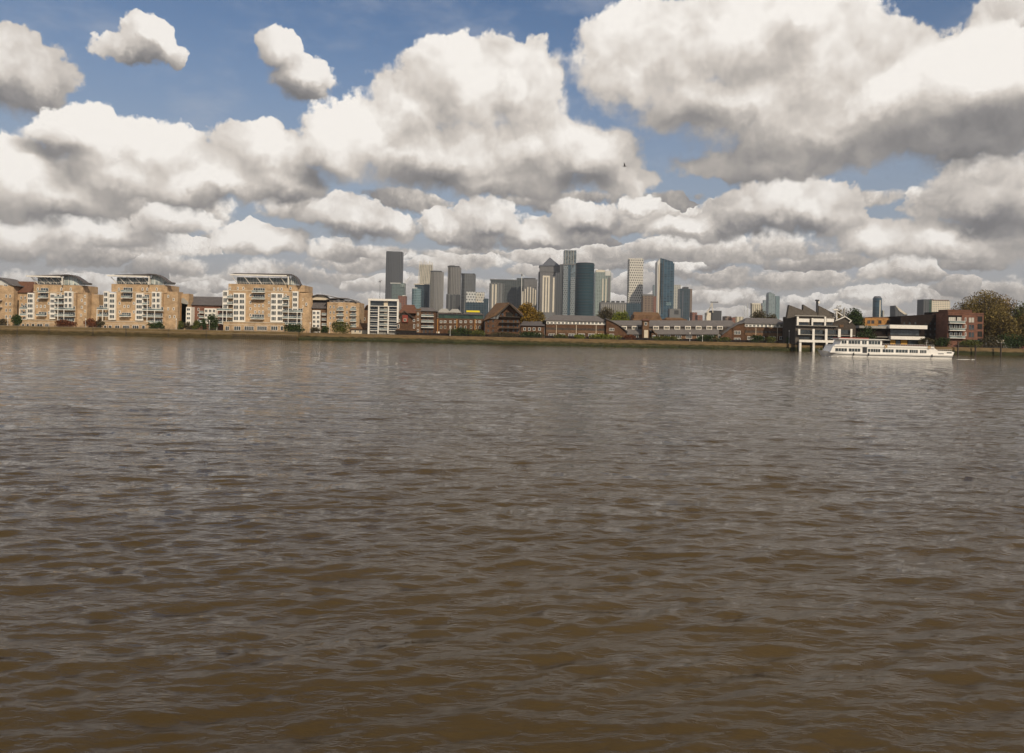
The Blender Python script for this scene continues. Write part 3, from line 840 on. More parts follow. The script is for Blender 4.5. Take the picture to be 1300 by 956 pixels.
winged_block('ochre apartment block with a winged roof, leftmost of the three', 418,
    (43, 96, 371), (41, 361.5, 104), [(36.5, 372, 44.5, 405, 1, 5), (65, 372.5, 72, 405, 1, 5), (83, 370, 93.5, 392.5, 2, 3)],
    [(28, 392.5, 37, 5), (28, 400.5, 37, 5), (28, 407.5, 37, 5), (51, 371.5, 62, 6), (51, 378.5, 62, 6), (48.5, 401, 60, 5), (72, 379, 82, 5), (72, 386, 82, 5), (72, 393.5, 96, 5), (72, 401.5, 96, 5), (76, 408.5, 95, 5)],
    [(28, 392, 414), (76.5, 378, 409), (84, 393, 413), (36.5, 392, 408)],
    {'line': [(39, 350.2), (60, 349.4), (80, 349), (86, 348.4), (92, 348.9), (98, 351), (104, 354.8), (109, 358.6), (113.5, 359.5)], 'soffit': (36, 79, 350.5), 'gable': 80},
    (42, 80, 352, 360.5), (31.5, 74, 406), [(33, 36), (38.5, 42), (45, 49), (52, 59), (62, 67)],
    [(48, 367), (47, 389), (52, 389), (57, 389), (62, 397), (62, 385), (78, 367), (90, 367), (98, 367), (77, 374), (48, 381), (102, 381), (102, 390), (101, 400), (106, 376), (106, 385), (106, 395)],
    side=(93, 108.5, 371), depth=18)
winged_block('ochre apartment block with a winged roof, middle one of the three', 418,
    (147, 206, 371), (140, 361, 211), [(133, 370, 139, 392, 1, 3), (139.5, 372, 148, 406, 1, 5), (173.5, 372.5, 183, 407, 1, 5), (194, 370.5, 205, 393, 2, 3)],
    [(125.5, 393, 139, 5), (125.5, 401.5, 139, 5), (156, 371, 169, 6), (156, 378.5, 169, 6), (154, 402, 167, 5), (183, 379, 190, 5), (183, 387, 190, 5), (183, 394.5, 208, 5), (183, 402.5, 207, 5), (190, 410, 207, 5)],
    [(125.7, 393, 416), (189.3, 378, 410), (198.5, 394, 413), (133, 393, 409)],
    {'line': [(141.5, 349.4), (160, 348.6), (184, 348.3), (192, 347.7), (200, 348.4), (206, 351), (212, 355.5), (216, 358), (220, 358.5)], 'soffit': (138.5, 189, 350), 'gable': 190},
    (143, 190, 352, 360.5), (133, 192, 408), [(136, 139.5), (142, 146), (150, 156), (160, 168), (172, 180), (184, 188)],
    [(151, 367), (152, 385), (158, 389), (163, 389), (170, 385), (170, 396), (181, 367), (187, 367), (199, 367), (212, 376), (219, 380), (212, 392), (219, 392), (214, 402), (220, 402), (152, 396)],
    side=(204.5, 224, 370), depth=18)

# ------------------------------------------------------------------ generic parts for the lower buildings
def block(label, Y, x0, y0, x1, base, wallm, depth=12, name='house', cat='house', group=None):
    fc = Face(Y); c = at((x0 + x1) / 2, base, Y)
    t = thing(name, label, cat, (c.x, Y, GZ), group)
    mb = MB(); fc.box(mb, x0, y0, x1, base, 0, depth, True); mb.build('wall', MAT[wallm], t)
    return t, fc
def roof_hip(t, fc, x0, x1, ye, yr, m, ov=0.8, inset=4, depth=12, rx0=None, rx1=None):
    """hipped roof from eaves ye to ridge yr"""
    a, b, _, ze = fc.r(x0 - ov, ye, x1 + ov, ye + .01); _, _, _, zr = fc.r(x0, yr, x1, yr + .01)
    k = inset * fc.Y * PXM; y0 = fc.Y - 0.8; y1 = fc.Y + depth + .8; ym = (y0 + y1) / 2
    A, B, C, D = (a, y0, ze), (b, y0, ze), (b, y1, ze), (a, y1, ze); E, G = (a + k, ym, zr), (b - k, ym, zr)
    mb = MB(); mb.face([A, B, G, E]); mb.face([B, C, G]); mb.face([C, D, E, G]); mb.face([D, A, E])
    lo = 0.3
    mb.box(a, b, y0, y1, ze - lo, ze - 0.003)
    return mb.build('roof', MAT[m], t)
def roof_gable_front(t, fc, pts, m, y0=-0.8, depth=14, th=0.45, name='roof'):
    u = [fc.p(x, y) for x, y in pts]; l = [(a, b - th) for a, b in u][::-1]
    return MB().prism(u + l, fc.Y + y0, fc.Y + y0 + depth).build(name, MAT[m], t)
def poly_wall(t, fc, pts, m, front=0.0, depth=10, name='gable_wall'):
    return MB().prism([fc.p(x, y) for x, y in pts], fc.Y + front, fc.Y + front + depth).build(name, MAT[m], t)
def panel(t, fc, x0, y0, x1, y1, m, front=-0.2, depth=0.22, name='panel'):
    mb = MB(); fc.box(mb, x0, y0, x1, y1, front, depth); return mb.build(name, MAT[m], t)
def wrow(t, fc, xs, y0, y1, w, cols=2, front=-0.12, frame='white', pane='glass', rows=1, bw=0.15):
    for x in xs: window(t, fc, x - w / 2, y0, x + w / 2, y1, cols, rows, front, MAT[frame], MAT[pane], bw=bw)

# far left edge
t, fc = block('ochre apartment building cut by the left edge with a curved grey roof', 424, -24, 362, 17, 414, 'ochre_brick', 14, 'apartment_building', 'apartment building')
roof_gable_front(t, fc, [(-24, 352), (-6, 351.5), (2, 353), (9, 357), (16, 361.5), (21, 362.5)], 'roof_grey')
poly_wall(t, fc, [(-20, 362.1), (16, 362.1), (9, 358), (2, 354.2), (-6, 352.6), (-20, 353)], 'steel', 0.4, 8)
deck(t, fc, -4, 381, 3.5); deck(t, fc, -4, 390, 3.5)
wrow(t, fc, [8, 13], 384, 388, 2.2, 1); wrow(t, fc, [8, 13], 392, 396, 2.2, 1); wrow(t, fc, [8, 13], 400, 404, 2.2, 1); wrow(t, fc, [8, 13], 374, 378, 2.2, 1); window(t, fc, 5, 361, 10, 363, 2)
t, fc = block('ochre brick wing with a red brown pitched roof at the left edge', 428, 16, 371, 38, 414, 'ochre_brick', 12, 'apartment_wing', 'building')
roof_hip(t, fc, 13, 39, 371, 356.5, 'roof_red', inset=3)
wrow(t, fc, [22, 27, 32], 376, 380, 2.4, 1); wrow(t, fc, [28, 33], 385, 389, 2.4, 1); wrow(t, fc, [28, 33], 393, 397, 2.4, 1)
panel(t, fc, 19, 381, 23.5, 410, 'dark_brick', -0.5, 0.5, 'recess_shade')  # dark panel on the wall face, painted for the shade in the gap
# between first and second block
t, fc = block('small ochre wing with a grey roof between leftmost and middle winged blocks', 438, 117, 381, 135, 415, 'ochre_brick', 12, 'apartment_wing', 'building')
roof_gable_front(t, fc, [(116, 374), (122, 374.5), (128, 377), (136, 383)], 'roof_grey')
poly_wall(t, fc, [(117, 381.2), (135, 381.2), (128, 378), (122, 375.6), (117, 375.4)], 'steel', 0.3, 8)
panel(t, fc, 120, 381, 125, 398, 'white'); wrow(t, fc, [122.5], 383, 386, 3.2, 2, -0.4); wrow(t, fc, [122.5], 388, 391, 3.2, 2, -0.4); wrow(t, fc, [122.5], 393, 396, 3.2, 2, -0.4); wrow(t, fc, [129], 388, 392, 2.2, 1); wrow(t, fc, [129], 397, 401, 2.2, 1)
# second block's long wing
t, fc = block('long low brick wing with a grey pitched roof between middle and widest winged blocks', 428, 226, 387, 285, 417, 'rose_brick', 12, 'apartment_wing', 'building')
roof_hip(t, fc, 229, 288, 387, 376, 'roof_slate', inset=2)
panel(t, fc, 226, 379, 234, 417, 'orange_brick', -5, 5.0, 'end_wall'); panel(t, fc, 234.2, 384, 241.5, 417, 'orange_brick', -4, 4.0, 'end_wall')
poly_wall(t, fc, [(233, 385), (243, 387), (243, 384), (237, 378.5), (233, 380)], 'concrete', -4.3, 4.0)
panel(t, fc, 240.5, 390, 247, 413, 'white', -4.6, 4.6, 'bay')
for y in (391.5, 397, 402.5, 408): wrow(t, fc, [243.7], y, y + 3.2, 4.6, 2, -4.7, bw=.12)
panel(t, fc, 260, 391.5, 275, 411, 'white', -0.7, 0.7, 'bay')
for y in (393, 398.6, 404): wrow(t, fc, [262.5, 267.5, 272.5], y, y + 3.4, 3.6, 2, -0.85, bw=.12)
for y in (397.5, 403.5, 409.5): deck(t, fc, 254.5, y, 260.5)
wrow(t, fc, [252, 279], 391, 394.5, 2.4, 1); wrow(t, fc, [252, 279], 398, 401.5, 2.4, 1); wrow(t, fc, [252, 279], 405, 408.5, 2.4, 1)
# smaller block with the arched roof
t, fc = block('five storey ochre apartment block with a small arched roof right of widest block', 424, 392, 392, 416, 420, 'brown_brick', 14, 'apartment_building', 'apartment building')
roof_hip(t, fc, 390, 421, 391, 379.5, 'roof_slate', inset=3, depth=9)
poly_wall(t, fc, [(394, 380.5), (398, 376.5), (404, 374.8), (411, 375.5), (416, 378.5), (417, 381)], 'cream', 0.6, 8, 'tympanum')
roof_gable_front(t, fc, [(392, 380.5), (396.5, 375.6), (403, 373.6), (412, 374.2), (420, 376), (428, 377.5), (434, 381.5)], 'roof_grey')
panel(t, fc, 397, 394, 407, 422, 'white', -1.0, 1.0, 'bay')
for y in (395.5, 401, 406.5, 412, 417): wrow(t, fc, [399.5, 404.5], y, y + 3.6, 3.6, 2, -1.12, bw=.12)
for y in (397, 403.5, 410, 416.5): wrow(t, fc, [394], y, y + 3.2, 2.2, 1); deck(t, fc, 409, y + 3, 416, -1.4, 1.4)
t, fc = block('ochre apartment block with stacked white balconies and low grey curved roof', 421, 415, 384, 456, 420, 'ochre_brick', 14, 'apartment_building', 'apartment building')
roof_gable_front(t, fc, [(414, 380.6), (420, 378.5), (430, 378), (441, 378.6), (448, 380.4), (453, 383.6)], 'roof_grey')
panel(t, fc, 417, 381, 450, 384.2, 'white', 1.5, 9, 'upper_storey'); wrow(t, fc, [421, 427, 433, 439, 445], 381.4, 383.8, 3.6, 2, 1.3)
for y in (394, 401, 408, 415): deck(t, fc, 428, y, 437, -1.6, 1.6); deck(t, fc, 445, y, 453, -1.6, 1.6); wrow(t, fc, [432.5, 449], y - 5, y - .6, 6, 3, -0.12)
for y in (388, 395, 402, 409): wrow(t, fc, [419.5, 424, 440.5], y, y + 3.2, 2.0, 1, bw=.12)
t, fc = block('low pale walled building with a brown roof left of the white framed flats', 420, 446, 417.5, 466, 424, 'cream', 8, 'low_house', 'house')
roof_hip(t, fc, 446, 467, 417.5, 410, 'roof_brown', inset=3, depth=8)
wrow(t, fc, [451, 457], 419, 422, 2.2, 1)
t, fc = block('narrow brown house showing behind the left side of the white framed flats', 440, 459, 394, 470, 423, 'brown_brick', 10, 'house', 'house')
roof_gable_front(t, fc, [(457, 400), (461, 395), (465, 388), (470, 386)], 'roof_brown')
wrow(t, fc, [462.5], 403, 407, 2.4, 1)
# white framed flats
t, fc = block('six storey flats in a white square frame with dark glazed balconies', 412, 469.5, 383, 504.5, 424, 'concrete', 13, 'apartment_building', 'apartment building')
mb = MB()
for r in ((467.8, 379.6, 506.5, 382), (467.8, 382, 470, 424), (504.4, 382, 506.5, 410), (480.2, 389.3, 481.6, 424), (492.6, 389.3, 494, 424)): fc.box(mb, *r, -1.6, 1.7)
mb.build('frame', MAT['white'], t)
panel(t, fc, 470.2, 382.2, 504.2, 388.8, 'glass', -0.15, 0.15, 'penthouse_glazing'); panel(t, fc, 470, 388.5, 504.4, 389.2, 'white', -1.5, 1.5, 'slab')
panel(t, fc, 487.5, 382.4, 492.5, 388.5, 'cream', -0.3, 0.14)
for i, y in enumerate((395, 401, 407, 413, 419)):
    deck(t, fc, 470.2, y + 0.8, 480, -1.4, 1.4, 'glass'); deck(t, fc, 482, y, 492.4, -1.4, 1.4); deck(t, fc, 494.2, y + 0.6, 504.3, -1.3, 1.3, 'glass')
    window(t, fc, 470.6, y - 5, 479.8, y, 3, 1, -0.12, MAT['dark_metal']); window(t, fc, 482.2, y - 5, 487, y - .8, 2, 1, -0.12, MAT['dark_metal']); window(t, fc, 494.6, y - 5, 504, y, 3, 1, -0.12, MAT['dark_metal'])
    panel(t, fc, 487.6, y - 5.2, 492, y - .6, 'cream', -0.2, 0.2)
# red brick riverside houses
t, fc = block('red brick house with dark gabled hoist roof beside the white framed flats', 412, 503.5, 403, 527.5, 424, 'red_brick', 12)
roof_hip(t, fc, 507, 528, 397, 386.5, 'roof_red', inset=5, depth=12)
poly_wall(t, fc, [(507, 403.2), (527, 403.2), (525, 396), (508, 396)], 'red_brick', 1.0, 10)
roof_gable_front(t, fc, [(502.5, 404.5), (513.5, 394.5), (525.5, 403.5)], 'timber', -1.2, 8)
poly_wall(t, fc, [(505, 403.3), (513.5, 396), (523, 403.3)], 'timber', -0.3, 2)
panel(t, fc, 511, 400, 518, 409, 'red_paint', -0.8, 0.8, 'oriel'); window(t, fc, 512.6, 404.5, 516.4, 408, 2, 1, -0.92, MAT['cream'])
wrow(t, fc, [506.5, 525.5], 405.5, 408.5, 2.6, 1); wrow(t, fc, [506, 525.8], 411.5, 417, 2.2, 1)
panel(t, fc, 503, 419.5, 529, 423.6, 'shadow_void', -1.4, 1.2, 'undercroft_shade'); panel(t, fc, 502.5, 418.9, 529.5, 419.5, 'brown_brick', -1.9, 1.9, 'deck')  # the dark panel paints the shade below the deck
t, fc = block('four storey red brick wharf block with timber balconies, right of the gabled house', 414, 528, 394.5, 552.5, 425, 'red_brick', 13, 'apartment_building', 'apartment building')
roof_hip(t, fc, 527, 553, 394.5, 390, 'roof_grey', inset=6, depth=13)
panel(t, fc, 527.5, 392, 534.5, 425, 'brown_brick', -0.6, 0.6, 'end_wall')
for y in (402, 409, 416): deck(t, fc, 535, y, 551, -1.5, 1.5); wrow(t, fc, [538, 543, 548], y - 5.4, y - .6, 3.4, 2, frame='brown_brick')
for y in (397, 404, 411, 418): wrow(t, fc, [530.8], y, y + 3.4, 2.4, 1, -0.72)
wrow(t, fc, [538, 543, 548], 418.5, 423, 3.4, 2, frame='brown_brick')
t, fc = block('low red brick terrace with a green glazed top floor left of the big brown roof', 420, 553, 404.5, 614, 426, 'red_brick', 13, 'terrace', 'terrace')
panel(t, fc, 556, 399, 613, 404.4, 'green_glass', 2, 8, 'top_floor'); panel(t, fc, 555, 398.2, 614, 399, 'roof_grey', 1.2, 10, 'roof')
for x in (560, 565, 572, 578, 585, 591, 598, 604, 609): wrow(t, fc, [x], 407, 410, 3.0, 2); wrow(t, fc, [x], 413.5, 417.5, 2.6, 1, frame='cream')
for x in (555.5, 580, 603): panel(t, fc, x - .6, 405, x + .6, 425, 'orange_brick', -0.5, 0.5, 'pier')
panel(t, fc, 553, 411.2, 614, 412, 'brown_brick', -0.3, 0.3, 'band')
mb = MB(); fc.box(mb, 554, 421, 558, 425.5, -0.3, 0.3); mb.build('door', MAT['white'], t)
for (xx, ya, lab) in ((563, 391.5, 'pale pitched roof house behind the terrace near the fluted tower'), (577, 392, 'pale pitched roof house behind the terrace left of the yellow hoarding')):
    t, fc2 = block(lab, 470, xx - 7, 396.5, xx + 7, 410, 'rose_brick', 9)
    roof_hip(t, fc2, xx - 7, xx + 7, 396.5, ya, 'concrete', inset=4, depth=9); wrow(t, fc2, [xx - 3, xx + 3], 398, 401, 2.4, 1)
t, fc = block('grey flat roofed shed carrying a yellow sign, left of the big brown roof', 460, 590, 397, 611, 412, 'roof_grey', 9, 'shed', 'shed')
panel(t, fc, 592, 394.2, 609, 396.4, 'yellow', 0.3, 0.3, 'sign_board')
# big brown roofed house
t, fc = block('big red brick house under a broad brown roof with its gable turned right', 412, 615.5, 405, 660, 431, 'red_brick', 16)
u = [(614, 407), (619, 398), (627, 390.5), (634, 385.5), (645, 384)]
poly_wall(t, fc, [(632, 405.2), (660, 405.2), (660, 398.5), (648, 386.5), (636, 397)], 'red_brick', 0.2, 12)
A = at(614, 407, 411); B = at(630.5, 400.0, 409.3); C = at(647, 384, 409.3); D = at(630, 384.8, 423); E = at(616, 401, 424)
mb = MB(); th = Vector((0, 0.4, -0.45))
for q in ([A, B, C, D], ): mb.face(q); mb.face([p + th for p in q][::-1]);
for p, q in ((A, B), (B, C), (C, D), (D, A)): mb.face([p, q, q + th, p + th])
G = at(663.5, 400.5, 409.3); H = at(664, 398, 424)
for q in ([B + Vector((0, -.01, 0)), C, C], ): pass
mb.face([C, G, H, D]); mb.face([p + th for p in (C, G, H, D)][::-1]); mb.face([C, G, G + th, C + th])
mb.face([A, D, E])
mb.build('roof', MAT['roof_brown'], t)
roof_gable_front(t, fc, [(629.5, 400.6), (647, 384.4), (664.5, 401)], 'timber', -2.75, 2.7, 1.1, 'bargeboard')
panel(t, fc, 634, 402, 660, 402.8, 'timber', -2, 2, 'balcony'); panel(t, fc, 642.5, 396.5, 651, 402, 'shadow_void', -0.1, 0.2, 'loggia_shade'); wrow(t, fc, [638, 655.5], 397.5, 401, 3, 1, 0.0, frame='rose_brick')  # loggia is a dark sheet, its shade put into the colour
for y in (406, 412, 418, 424): wrow(t, fc, [620, 626, 638, 645, 652, 657], y, y + 3.6, 2.8, 1, frame='brown_brick')
panel(t, fc, 634, 409.5, 660, 410.2, 'timber', -2, 2, 'balcony'); panel(t, fc, 634, 416.5, 660, 417.2, 'timber', -2, 2, 'balcony')
t, fc = block('low brown brick house partly behind the golden tree, left of the terraces', 416, 661, 413, 691, 430, 'red_brick', 12)
roof_hip(t, fc, 661, 691, 413, 407.5, 'roof_slate', inset=4); wrow(t, fc, [666, 672, 678, 685], 416, 419.5, 3, 1); wrow(t, fc, [666, 672, 678, 685], 423, 427, 3, 1)

# ------------------------------------------------------------------ terraces
def terrace3(label, x0, x1, dy, Y=416, mirror=False):
    t, fc = block(label, Y, x0, 407.5 + dy, x1, 430, 'red_brick', 14, 'terrace', 'terrace', 'brick terraces with grey roofs')
    roof_hip(t, fc, x0 - 1, x1 + 1, 407.3 + dy, 400 + dy, 'roof_grey', inset=12 if x1 - x0 > 60 else 9, depth=14)
    panel(t, fc, x0 + .5, 408 + dy, x1 - .5, 411.8 + dy, 'white', -0.25, 0.26, 'window_band')
    n = int((x1 - x0) / 4.6)
    xs = [x0 + 2.6 + i * (x1 - x0 - 5) / (n - 1) for i in range(n)]
    wrow(t, fc, xs, 408.5 + dy, 411.5 + dy, 3.2, 2, -0.36, bw=.13)
    panel(t, fc, x0 + .3, 416.5 + dy, x1 - .3, 419.2 + dy, 'timber', -0.15, 0.16, 'recessed_band')
    wrow(t, fc, xs, 416.8 + dy, 419 + dy, 2.6, 2, -0.26, frame='brown_brick', bw=.1)
    panel(t, fc, x0 + .3, 419.3 + dy, x1 - .3, 423 + dy, 'brown_brick', -0.25, 0.26, 'spandrel')
    n = int((x1 - x0) / 12.5)
    for i in range(n):
        x = x0 + 7.5 + i * (x1 - x0 - 13) / max(1, n - 1)
        window(t, fc, x - 4, 423.6 + dy, x + 4, 428 + dy, 4, 1, -0.4)
        panel(t, fc, x - 7.1, 412.5 + dy, x - 6.5, 429 + dy, 'cream', -0.3, 0.3, 'downpipe') if i % 2 else None
    return t, fc
terrace3('three storey brick terrace with grey hipped roof right of the golden tree', 693, 769, 0)
terrace3('three storey brick terrace with grey hipped roof left of the sawtooth building', 945, 999, 3.5)
# long two storey range
t, fc = block('long low terrace with two tiers of grey roof between the hipped terraces', 416, 786, 424, 912, 431, 'brown_brick', 15, 'terrace', 'terrace', 'brick terraces with grey roofs')
mb = MB()
def slope(mb, fc, x0, x1, ye, yr, f0, f1, sx0=0, sx1=0):
    a = at(x0, ye, fc.Y); b = at(x1, ye, fc.Y); c = at(x1 - sx1, yr, fc.Y); d = at(x0 + sx0, yr, fc.Y)
    P_ = [(a.x, fc.Y + f0, a.z), (b.x, fc.Y + f0, b.z), (c.x, fc.Y + f1, c.z), (d.x, fc.Y + f1, d.z)]
    mb.face(P_); mb.face([(x, y, z - .35) for x, y, z in P_][::-1])
    for i in range(4):
        p = P_[i]; q = P_[(i + 1) % 4]; mb.face([p, q, (q[0], q[1], q[2] - .35), (p[0], p[1], p[2] - .35)])
slope(mb, fc, 771, 940, 414.2, 406.4, 2.5, 9, 0, 6)
mb.build('upper_roof', MAT['roof_grey'], t)
mb = MB(); slope(mb, fc, 790, 912, 424, 417.3, -0.9, 3.0, -3, -3); mb.build('lower_roof', MAT['roof_grey'], t)
panel(t, fc, 772, 414.2, 930, 424, 'timber', 3.0, 8, 'upper_wall')
for i in range(10):
    x = 793 + i * 13.6
    yo = 0.0
    a, b, z0, z1 = fc.r(x - 3.6, 413.9, x + 3.6, 418.4)
    mb = MB(); mb.box(a, b, fc.Y + 2.2, fc.Y + 3.2, z0, z1); dm = mb.build('dormer', MAT['white'], t)
    window(dm, fc, x - 3, 414.6, x + 3, 417.6, 3, 1, 2.08, frame=MAT['cream'])
    window(t, fc, x - 3.8, 425.2, x + 3.8, 429.6, 3, 1, -0.12)
    # gentle fall of the ground line is the camera's tilt; nothing stepped here
for (x, lab) in ((782, 'left'),):
    pass
t, fc = block('brick end house with a raking roof at the left end of the low terrace', 414, 769.5, 412, 786, 431, 'red_brick', 12)
poly_wall(t, fc, [(769.6, 412.2), (786, 412.2), (770, 405.5)], 'red_brick', 0.01, 8)
roof_gable_front(t, fc, [(769, 403.8), (778, 408), (788, 413.5), (797, 421)], 'roof_grey', -0.6, 10)
poly_wall(t, fc, [(786.1, 431), (797, 431), (795, 421.5), (786.1, 413.8)], 'red_brick', 0.3, 5)
wrow(t, fc, [776.5], 416.5, 420.2, 6.5, 3); wrow(t, fc, [776.5], 423.8, 427.8, 6, 3)
t, fc = block('brick end house with a raking roof at the right end of the low terrace', 414, 930, 415, 945, 433, 'red_brick', 12)
poly_wall(t, fc, [(930, 415.2), (945, 415.2), (945, 409.5), (938, 411)], 'red_brick', 0.01, 8)
roof_gable_front(t, fc, [(917, 424), (927, 416.5), (936, 411.2), (946, 408.8)], 'roof_grey', -0.6, 10)
poly_wall(t, fc, [(913, 433), (929.9, 433), (929.9, 416), (917, 425.2)], 'red_brick', 0.3, 5)
wrow(t, fc, [936], 420, 424.5, 8, 4); wrow(t, fc, [936], 429, 433.5, 8, 4)
t, fc = block('square brick stair turret standing up through the middle of the low terrace', 412.5, 816, 406.5, 824, 431, 'brown_brick', 4, 'stair_turret', 'turret')
roof_hip(t, fc, 816, 824, 406.5, 404.5, 'roof_red', inset=2, depth=4)
panel(t, fc, 817.5, 419, 822.5, 431, 'cream', -0.5, 0.5, 'porch'); window(t, fc, 818.4, 409, 821.4, 413, 1)
t, fc = block('brown brick porch with a steep gable right of the stair turret', 412.5, 827, 423, 834, 432, 'red_brick', 4, 'porch', 'porch')
roof_gable_front(t, fc, [(824, 418.5), (828, 417.8), (836, 428)], 'roof_brown', -0.6, 5); window(t, fc, 828.5, 425.5, 832, 429.5, 2)
# houses behind
t, fc = block('brown tiled house with a broad roof behind the stair turret', 450, 805, 400, 838, 411, 'brown_brick', 12)
roof_hip(t, fc, 804, 840, 406.5, 396, 'roof_brown', inset=3); wrow(t, fc, [812, 830], 407.5, 410, 3, 1)
t, fc = block('low brown roofed house behind the right half of the low terrace', 455, 845, 405, 872, 411, 'brown_brick', 12)
roof_hip(t, fc, 843, 874, 407.5, 403, 'roof_brown', inset=6); wrow(t, fc, [850, 858, 866], 408, 410, 3, 1)
tree('conical_tree', 'small dark tree beside the stair turret of the low terrace', at(812, 420, 430).x, 430, 11.5, 3.4, 'dark', 0.3, 260, 0.3, seed=5)

# ------------------------------------------------------------------ sawtooth boathouse
t, fc = block('dark timber boathouse with a sawtooth roof on white posts over the river', 399, 1010, 402, 1058, 431, 'grey_timber', 16, 'boathouse', 'boathouse')
a = at(1010.2, 431, 399).x
mb = MB(); p0 = at(998.5, 400, 405); zl = GZ - .3
# canted left wall
mb.plan([(p0.x, 409), (a, 399.2), (a, 414), (p0.x + 2, 416)], zl, at(1010, 402, 399).z); mb.build('side_wall', MAT['timber'], t)
for i, (xa_, ya_, xb_, yb_, xc_) in enumerate(((1003, 387.0, 1020.6, 393.8, 1000.0), (1021.2, 386.6, 1039, 397.0, 1020.4), (1040.6, 387.8, 1060, 397.8, 1040.0))):
    poly_wall(t, fc, [(xc_, 402.2 if i else 404), (xa_, ya_), (xb_, yb_), (xb_, 402.2)], 'grey_timber', 1.2 + i * 0.02, 2.4, 'sawtooth_roof')
mb = MB()
for (x0, x1) in ((1012, 1026.5), (1031, 1045), (1048, 1057.5)): fc.box(mb, x0, 404.6, x1, 408.9, -1.2, 1.2)
mb.build('balcony_front', MAT['white'], t)
for (x0, x1) in ((1013.5, 1026.5), (1031.5, 1045), (1048.5, 1057.5)):
    window(t, fc, x0, 409.4, x1, 413, 3, 1, -0.1, MAT['timber']); 
for (x0, x1) in ((1014.5, 1029), (1033, 1045.5), (1049.5, 1062.5), (1067, 1078)):
    window(t, fc, x0, 418.5, x1, 424.5, 4, 1, -0.1 if x1 < 1058 else -0.4, MAT['timber']); window(t, fc, x0, 427, x1, 431, 4, 1, -0.1 if x1 < 1058 else -0.4, MAT['timber'])
mb = MB(); fc.box(mb, 1008, 400.5, 1046, 401.6, -1.3, 1.3); fc.box(mb, 1011, 413.4, 1062, 414.2, -1.4, 1.4); fc.box(mb, 1012, 425, 1084, 425.8, -1.6, 1.6); mb.build('decks', MAT['concrete'], t)
mb = MB()
for x0, x1, y0, y1 in ((1010.5, 1013, 402, 413.4), (1029.2, 1031.2, 404, 413.4), (1045.5, 1047.5, 402, 413.4)): fc.box(mb, x0, y0, x1, y1, -1.25, 0.4)
mb.build('upper_posts', MAT['white'], t)
for x0, x1, y1 in ((1012, 1014.3, 425), (1029.8, 1032.6, 432), (1045.8, 1048.8, 432), (1062.3, 1065.6, 432), (1077.8, 1080.2, 428)):
    mb = MB(); fc.box(mb, x0, 417.7, x1, y1, -1.7, 0.5); mb.build('post', MAT['white'], t)
mb = MB(); fc.box(mb, 1012, 431.7, 1068, 434.8, -3.0, 1.0); mb.build('beam', MAT['white'], t)
for x in (1013.3, 1030.2, 1046.6, 1062):
    mb = MB(); b = at(x, 440, 399).x; mb.box(b - .55, b + .55, 395.95, 397.1, -1.5, at(x, 434.7, 399).z); mb.build('post', MAT['white'], t)
mb = MB(); fc.box(mb, 1012, 434.0, 1068, 434.6, -1.9, 6); mb.build('platform', MAT['timber'], t)
# chimney, gabled end
mb = MB(); fc.box(mb, 1037.6, 382, 1039.6, 396, 0.8, 1.0); fc.box(mb, 1036.8, 380.3, 1040.8, 382, 0.6, 1.4); mb.build('chimney', MAT['dark_metal'], t)
panel(t, fc, 1039.4, 382.6, 1041.6, 385, 'white', 0.5, 0.3, 'vent')
poly_wall(t, fc, [(1058.2, 431), (1086, 431), (1086, 414), (1080, 408), (1072, 403.5), (1060, 409), (1058.2, 411)], 'timber', -0.28, 12, 'end_gable')
mb = MB()
for p, q in (((1060, 407.3), (1072, 402)), ((1071, 401.2), (1080.5, 407.6)), ((1080.2, 407.2), (1077, 410)), ((1061.3, 395), (1061.3, 407)), ((1062, 396), (1069, 401))):
    u = at(*p, 399); v = at(*q, 399); mb.bar((u.x, 398.2, u.z), (v.x, 398.2, v.z), 0.42)
mb.build('bargeboard', MAT['white'], t)
panel(t, fc, 1057.2, 392.3, 1063.2, 394, 'white', -0.8, 1.0, 'hoist_hood'); panel(t, fc, 1070.3, 391.6, 1072, 403, 'concrete', -0.6, 0.8, 'flue')
panel(t, fc, 1065.5, 412.2, 1070.5, 415.5, 'brown_brick', -0.5, 0.25, 'louvre')
# ------------------------------------------------------------------ right hand side
t, fc = block('low ochre brick building seen above the flat slabs right of the boathouse', 430, 1098, 404, 1144, 420, 'orange_brick', 12, 'house', 'building')
wrow(t, fc, [1103, 1108, 1117, 1128, 1138], 406.5, 411, 4, 2, frame='brown_brick'); panel(t, fc, 1108, 402.6, 1132, 404, 'brown_brick', 1, 9, 'parapet')
t, fc = block('dark glazed pavilion with two long white slab roofs behind the passenger boat', 408, 1127, 417.5, 1169, 441, 'dark_brick', 12, 'pavilion', 'pavilion')
panel(t, fc, 1126, 412.8, 1173.5, 417.4, 'white', -3, 13, 'slab_roof'); panel(t, fc, 1128, 427, 1171, 431.2, 'white', -2.5, 2.5, 'slab')
panel(t, fc, 1090, 413.8, 1125.8, 416.8, 'concrete', -1, 10, 'canopy'); panel(t, fc, 1088, 417, 1126.6, 441, 'dark_brick', 1, 9, 'wing'); panel(t, fc, 1088, 427, 1126.4, 428, 'concrete', -0.4, 1.2, 'ledge')
window(t, fc, 1130, 418.5, 1167, 426, 9, 1, -0.1, MAT['dark_metal']); 
panel(t, fc, 1130, 431.4, 1136.5, 440.5, 'amber', -0.2, 0.2); panel(t, fc, 1143.5, 431.4, 1151.5, 440.5, 'amber', -0.2, 0.2); window(t, fc, 1153, 432, 1167, 440, 5, 1, -0.1, MAT['dark_metal']); window(t, fc, 1137.2, 432, 1142.8, 440, 2, 1, -0.1, MAT['dark_metal'])
